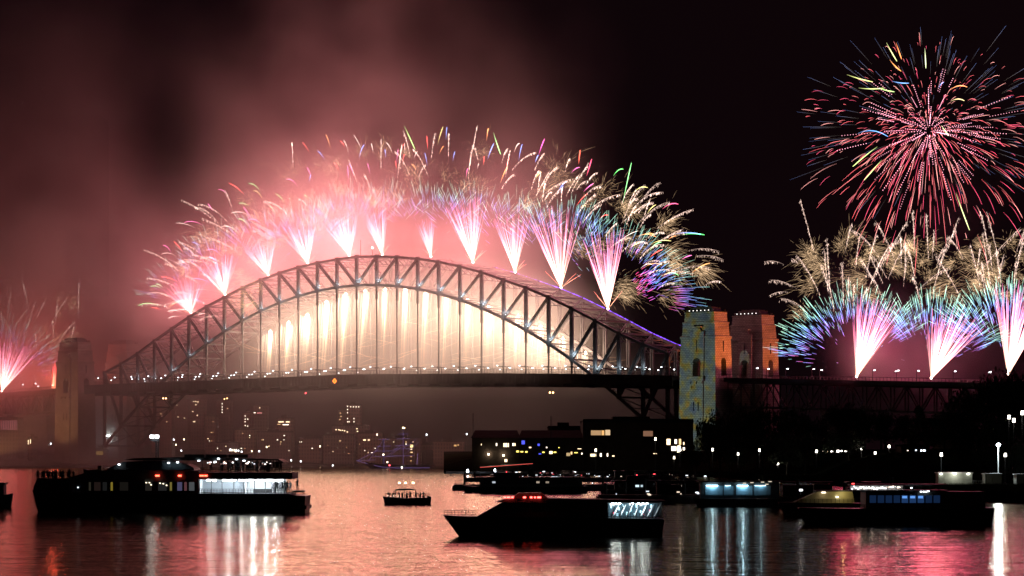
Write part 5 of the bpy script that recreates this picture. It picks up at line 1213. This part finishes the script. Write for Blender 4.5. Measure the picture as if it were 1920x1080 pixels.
for k in range(26):
    D = R.choice([598, 798, 438]); px = R.uniform(880, 1320) if D > 450 else R.uniform(1130, 1335)
    p = G(px, D-.3, 0); z = R.uniform(1.3, 2.6); t = thing("lantern", "tiny dim lantern on the dark pontoons before the wharf", "lantern", (p.x, p.y, 0), 0, "tiny lanterns on the pontoons"); mb = MB(); mb.tube([Vector((0, 0, .4)), Vector((0, 0, z))], .05, n=5); mb.build("stake", DARK, t)
    mb = MB(); mb.box((0, -.1, z), (R.choice([.15, .25, .5]), .2, .2)); mb.build("lamp", R.choice([glow((.8, .9, 1), 1.2), glow((.8, .9, 1), 2.4), glow((1, .8, .6), 1.2)]), t)
for k in range(40):
    D = R.choice([600, 800]); px = R.uniform(890, 1310); p = G(px, D+R.uniform(1, 4), 0); person((p.x, p.y, (2.2 if D == 600 else 2.0)*.5+.25), "dark spectator standing on the pontoons before the wharf", "spectators on the pontoons")

# two added ferries standing in for the wharf's dark reflection, hiding bright water
def moored(label, px, D, half, hgt, wins):
    b = Boat("added_ferry", label, "ferry", px, D); k = b.k; yw = b.yw; d = lambda m: m*k
    b.hull([(px-half, px-half+6, .4, yw-d(1.6)), (px-half+16, px-half+20, 1.8, yw-d(1.4)), (px-half*.3, px-half*.3, 2.6, yw-d(1.3)), (px+half, px+half-2, 2.4, yw-d(1.4))]); yc = b.yc
    b.part("cabin", SUPER, (px-half*.72, px+half*.9, yw-d(hgt*.72), yw-d(1.35), yc-2, yc+2)); b.part("roof", HULLM, (px-half*.78, px+half*.94, yw-d(hgt*.78), yw-d(hgt*.72)-.05, yc-2.3, yc+2.3))
    b.part("wheelhouse", SUPER, (px-half*.5, px-half*.1, yw-d(hgt), yw-d(hgt*.78)-.05, yc-1.3, yc+1.3)); b.part("upper_deck_cover", HULLM, (px, px+half*.8, yw-d(hgt*.97), yw-d(hgt*.93), yc-1.8, yc+1.8))
    for q in range(4): x = px+half*(.04+.24*q); b.part("cover_post", DARK, (x, x+.8, yw-d(hgt*.93)+.02, yw-d(hgt*.78)-.03, yc-1.7, yc-1.62))
    b.rail(px-half*.76, px+half*.9, yw-d(hgt*.92), yw-d(hgt*.79), yc-2.2, 16); o = b.part("window_band", GLASSD, (px-half*.66, px+half*.84, yw-d(hgt*.66), yw-d(1.9), yc-2.06, yc-2.0))
    for (f, c, s_) in wins: b.lamp(px+half*f, yw-d(hgt*.52), yc-2.1, .7, .4, c, s_, 0, "window")
    b.lamp(px-half*.3, yw-d(hgt)-1, yc-.6, .2, .16, (1, .06, .08), 5, 0, "red_lamp")
    for q in range(10): person((b.t.location.x+b.x(px+half*R.uniform(0, .75)), D+yc+R.uniform(-1.6, 1.6), hgt*.785), "dark passenger on the upper deck of a moored ferry", "passengers on the moored ferries")
moored("dark moored ferry added to hide bright water between the jetty and the cruise boat, red lamp on its wheelhouse", 985, 560, 118, 4.4, [(-.5, (.8, .9, 1), .6), (.2, (1, .8, .6), .4), (.35, (1, .8, .6), .3)])
moored("dark moored ferry added to hide bright water below the stair windows, behind the cruise boat's stern", 1225, 500, 100, 4.2, [(-.3, (.7, .9, 1), 1.2), (-.2, (.7, .9, 1), .8), (.5, (1, .85, .7), .4)])
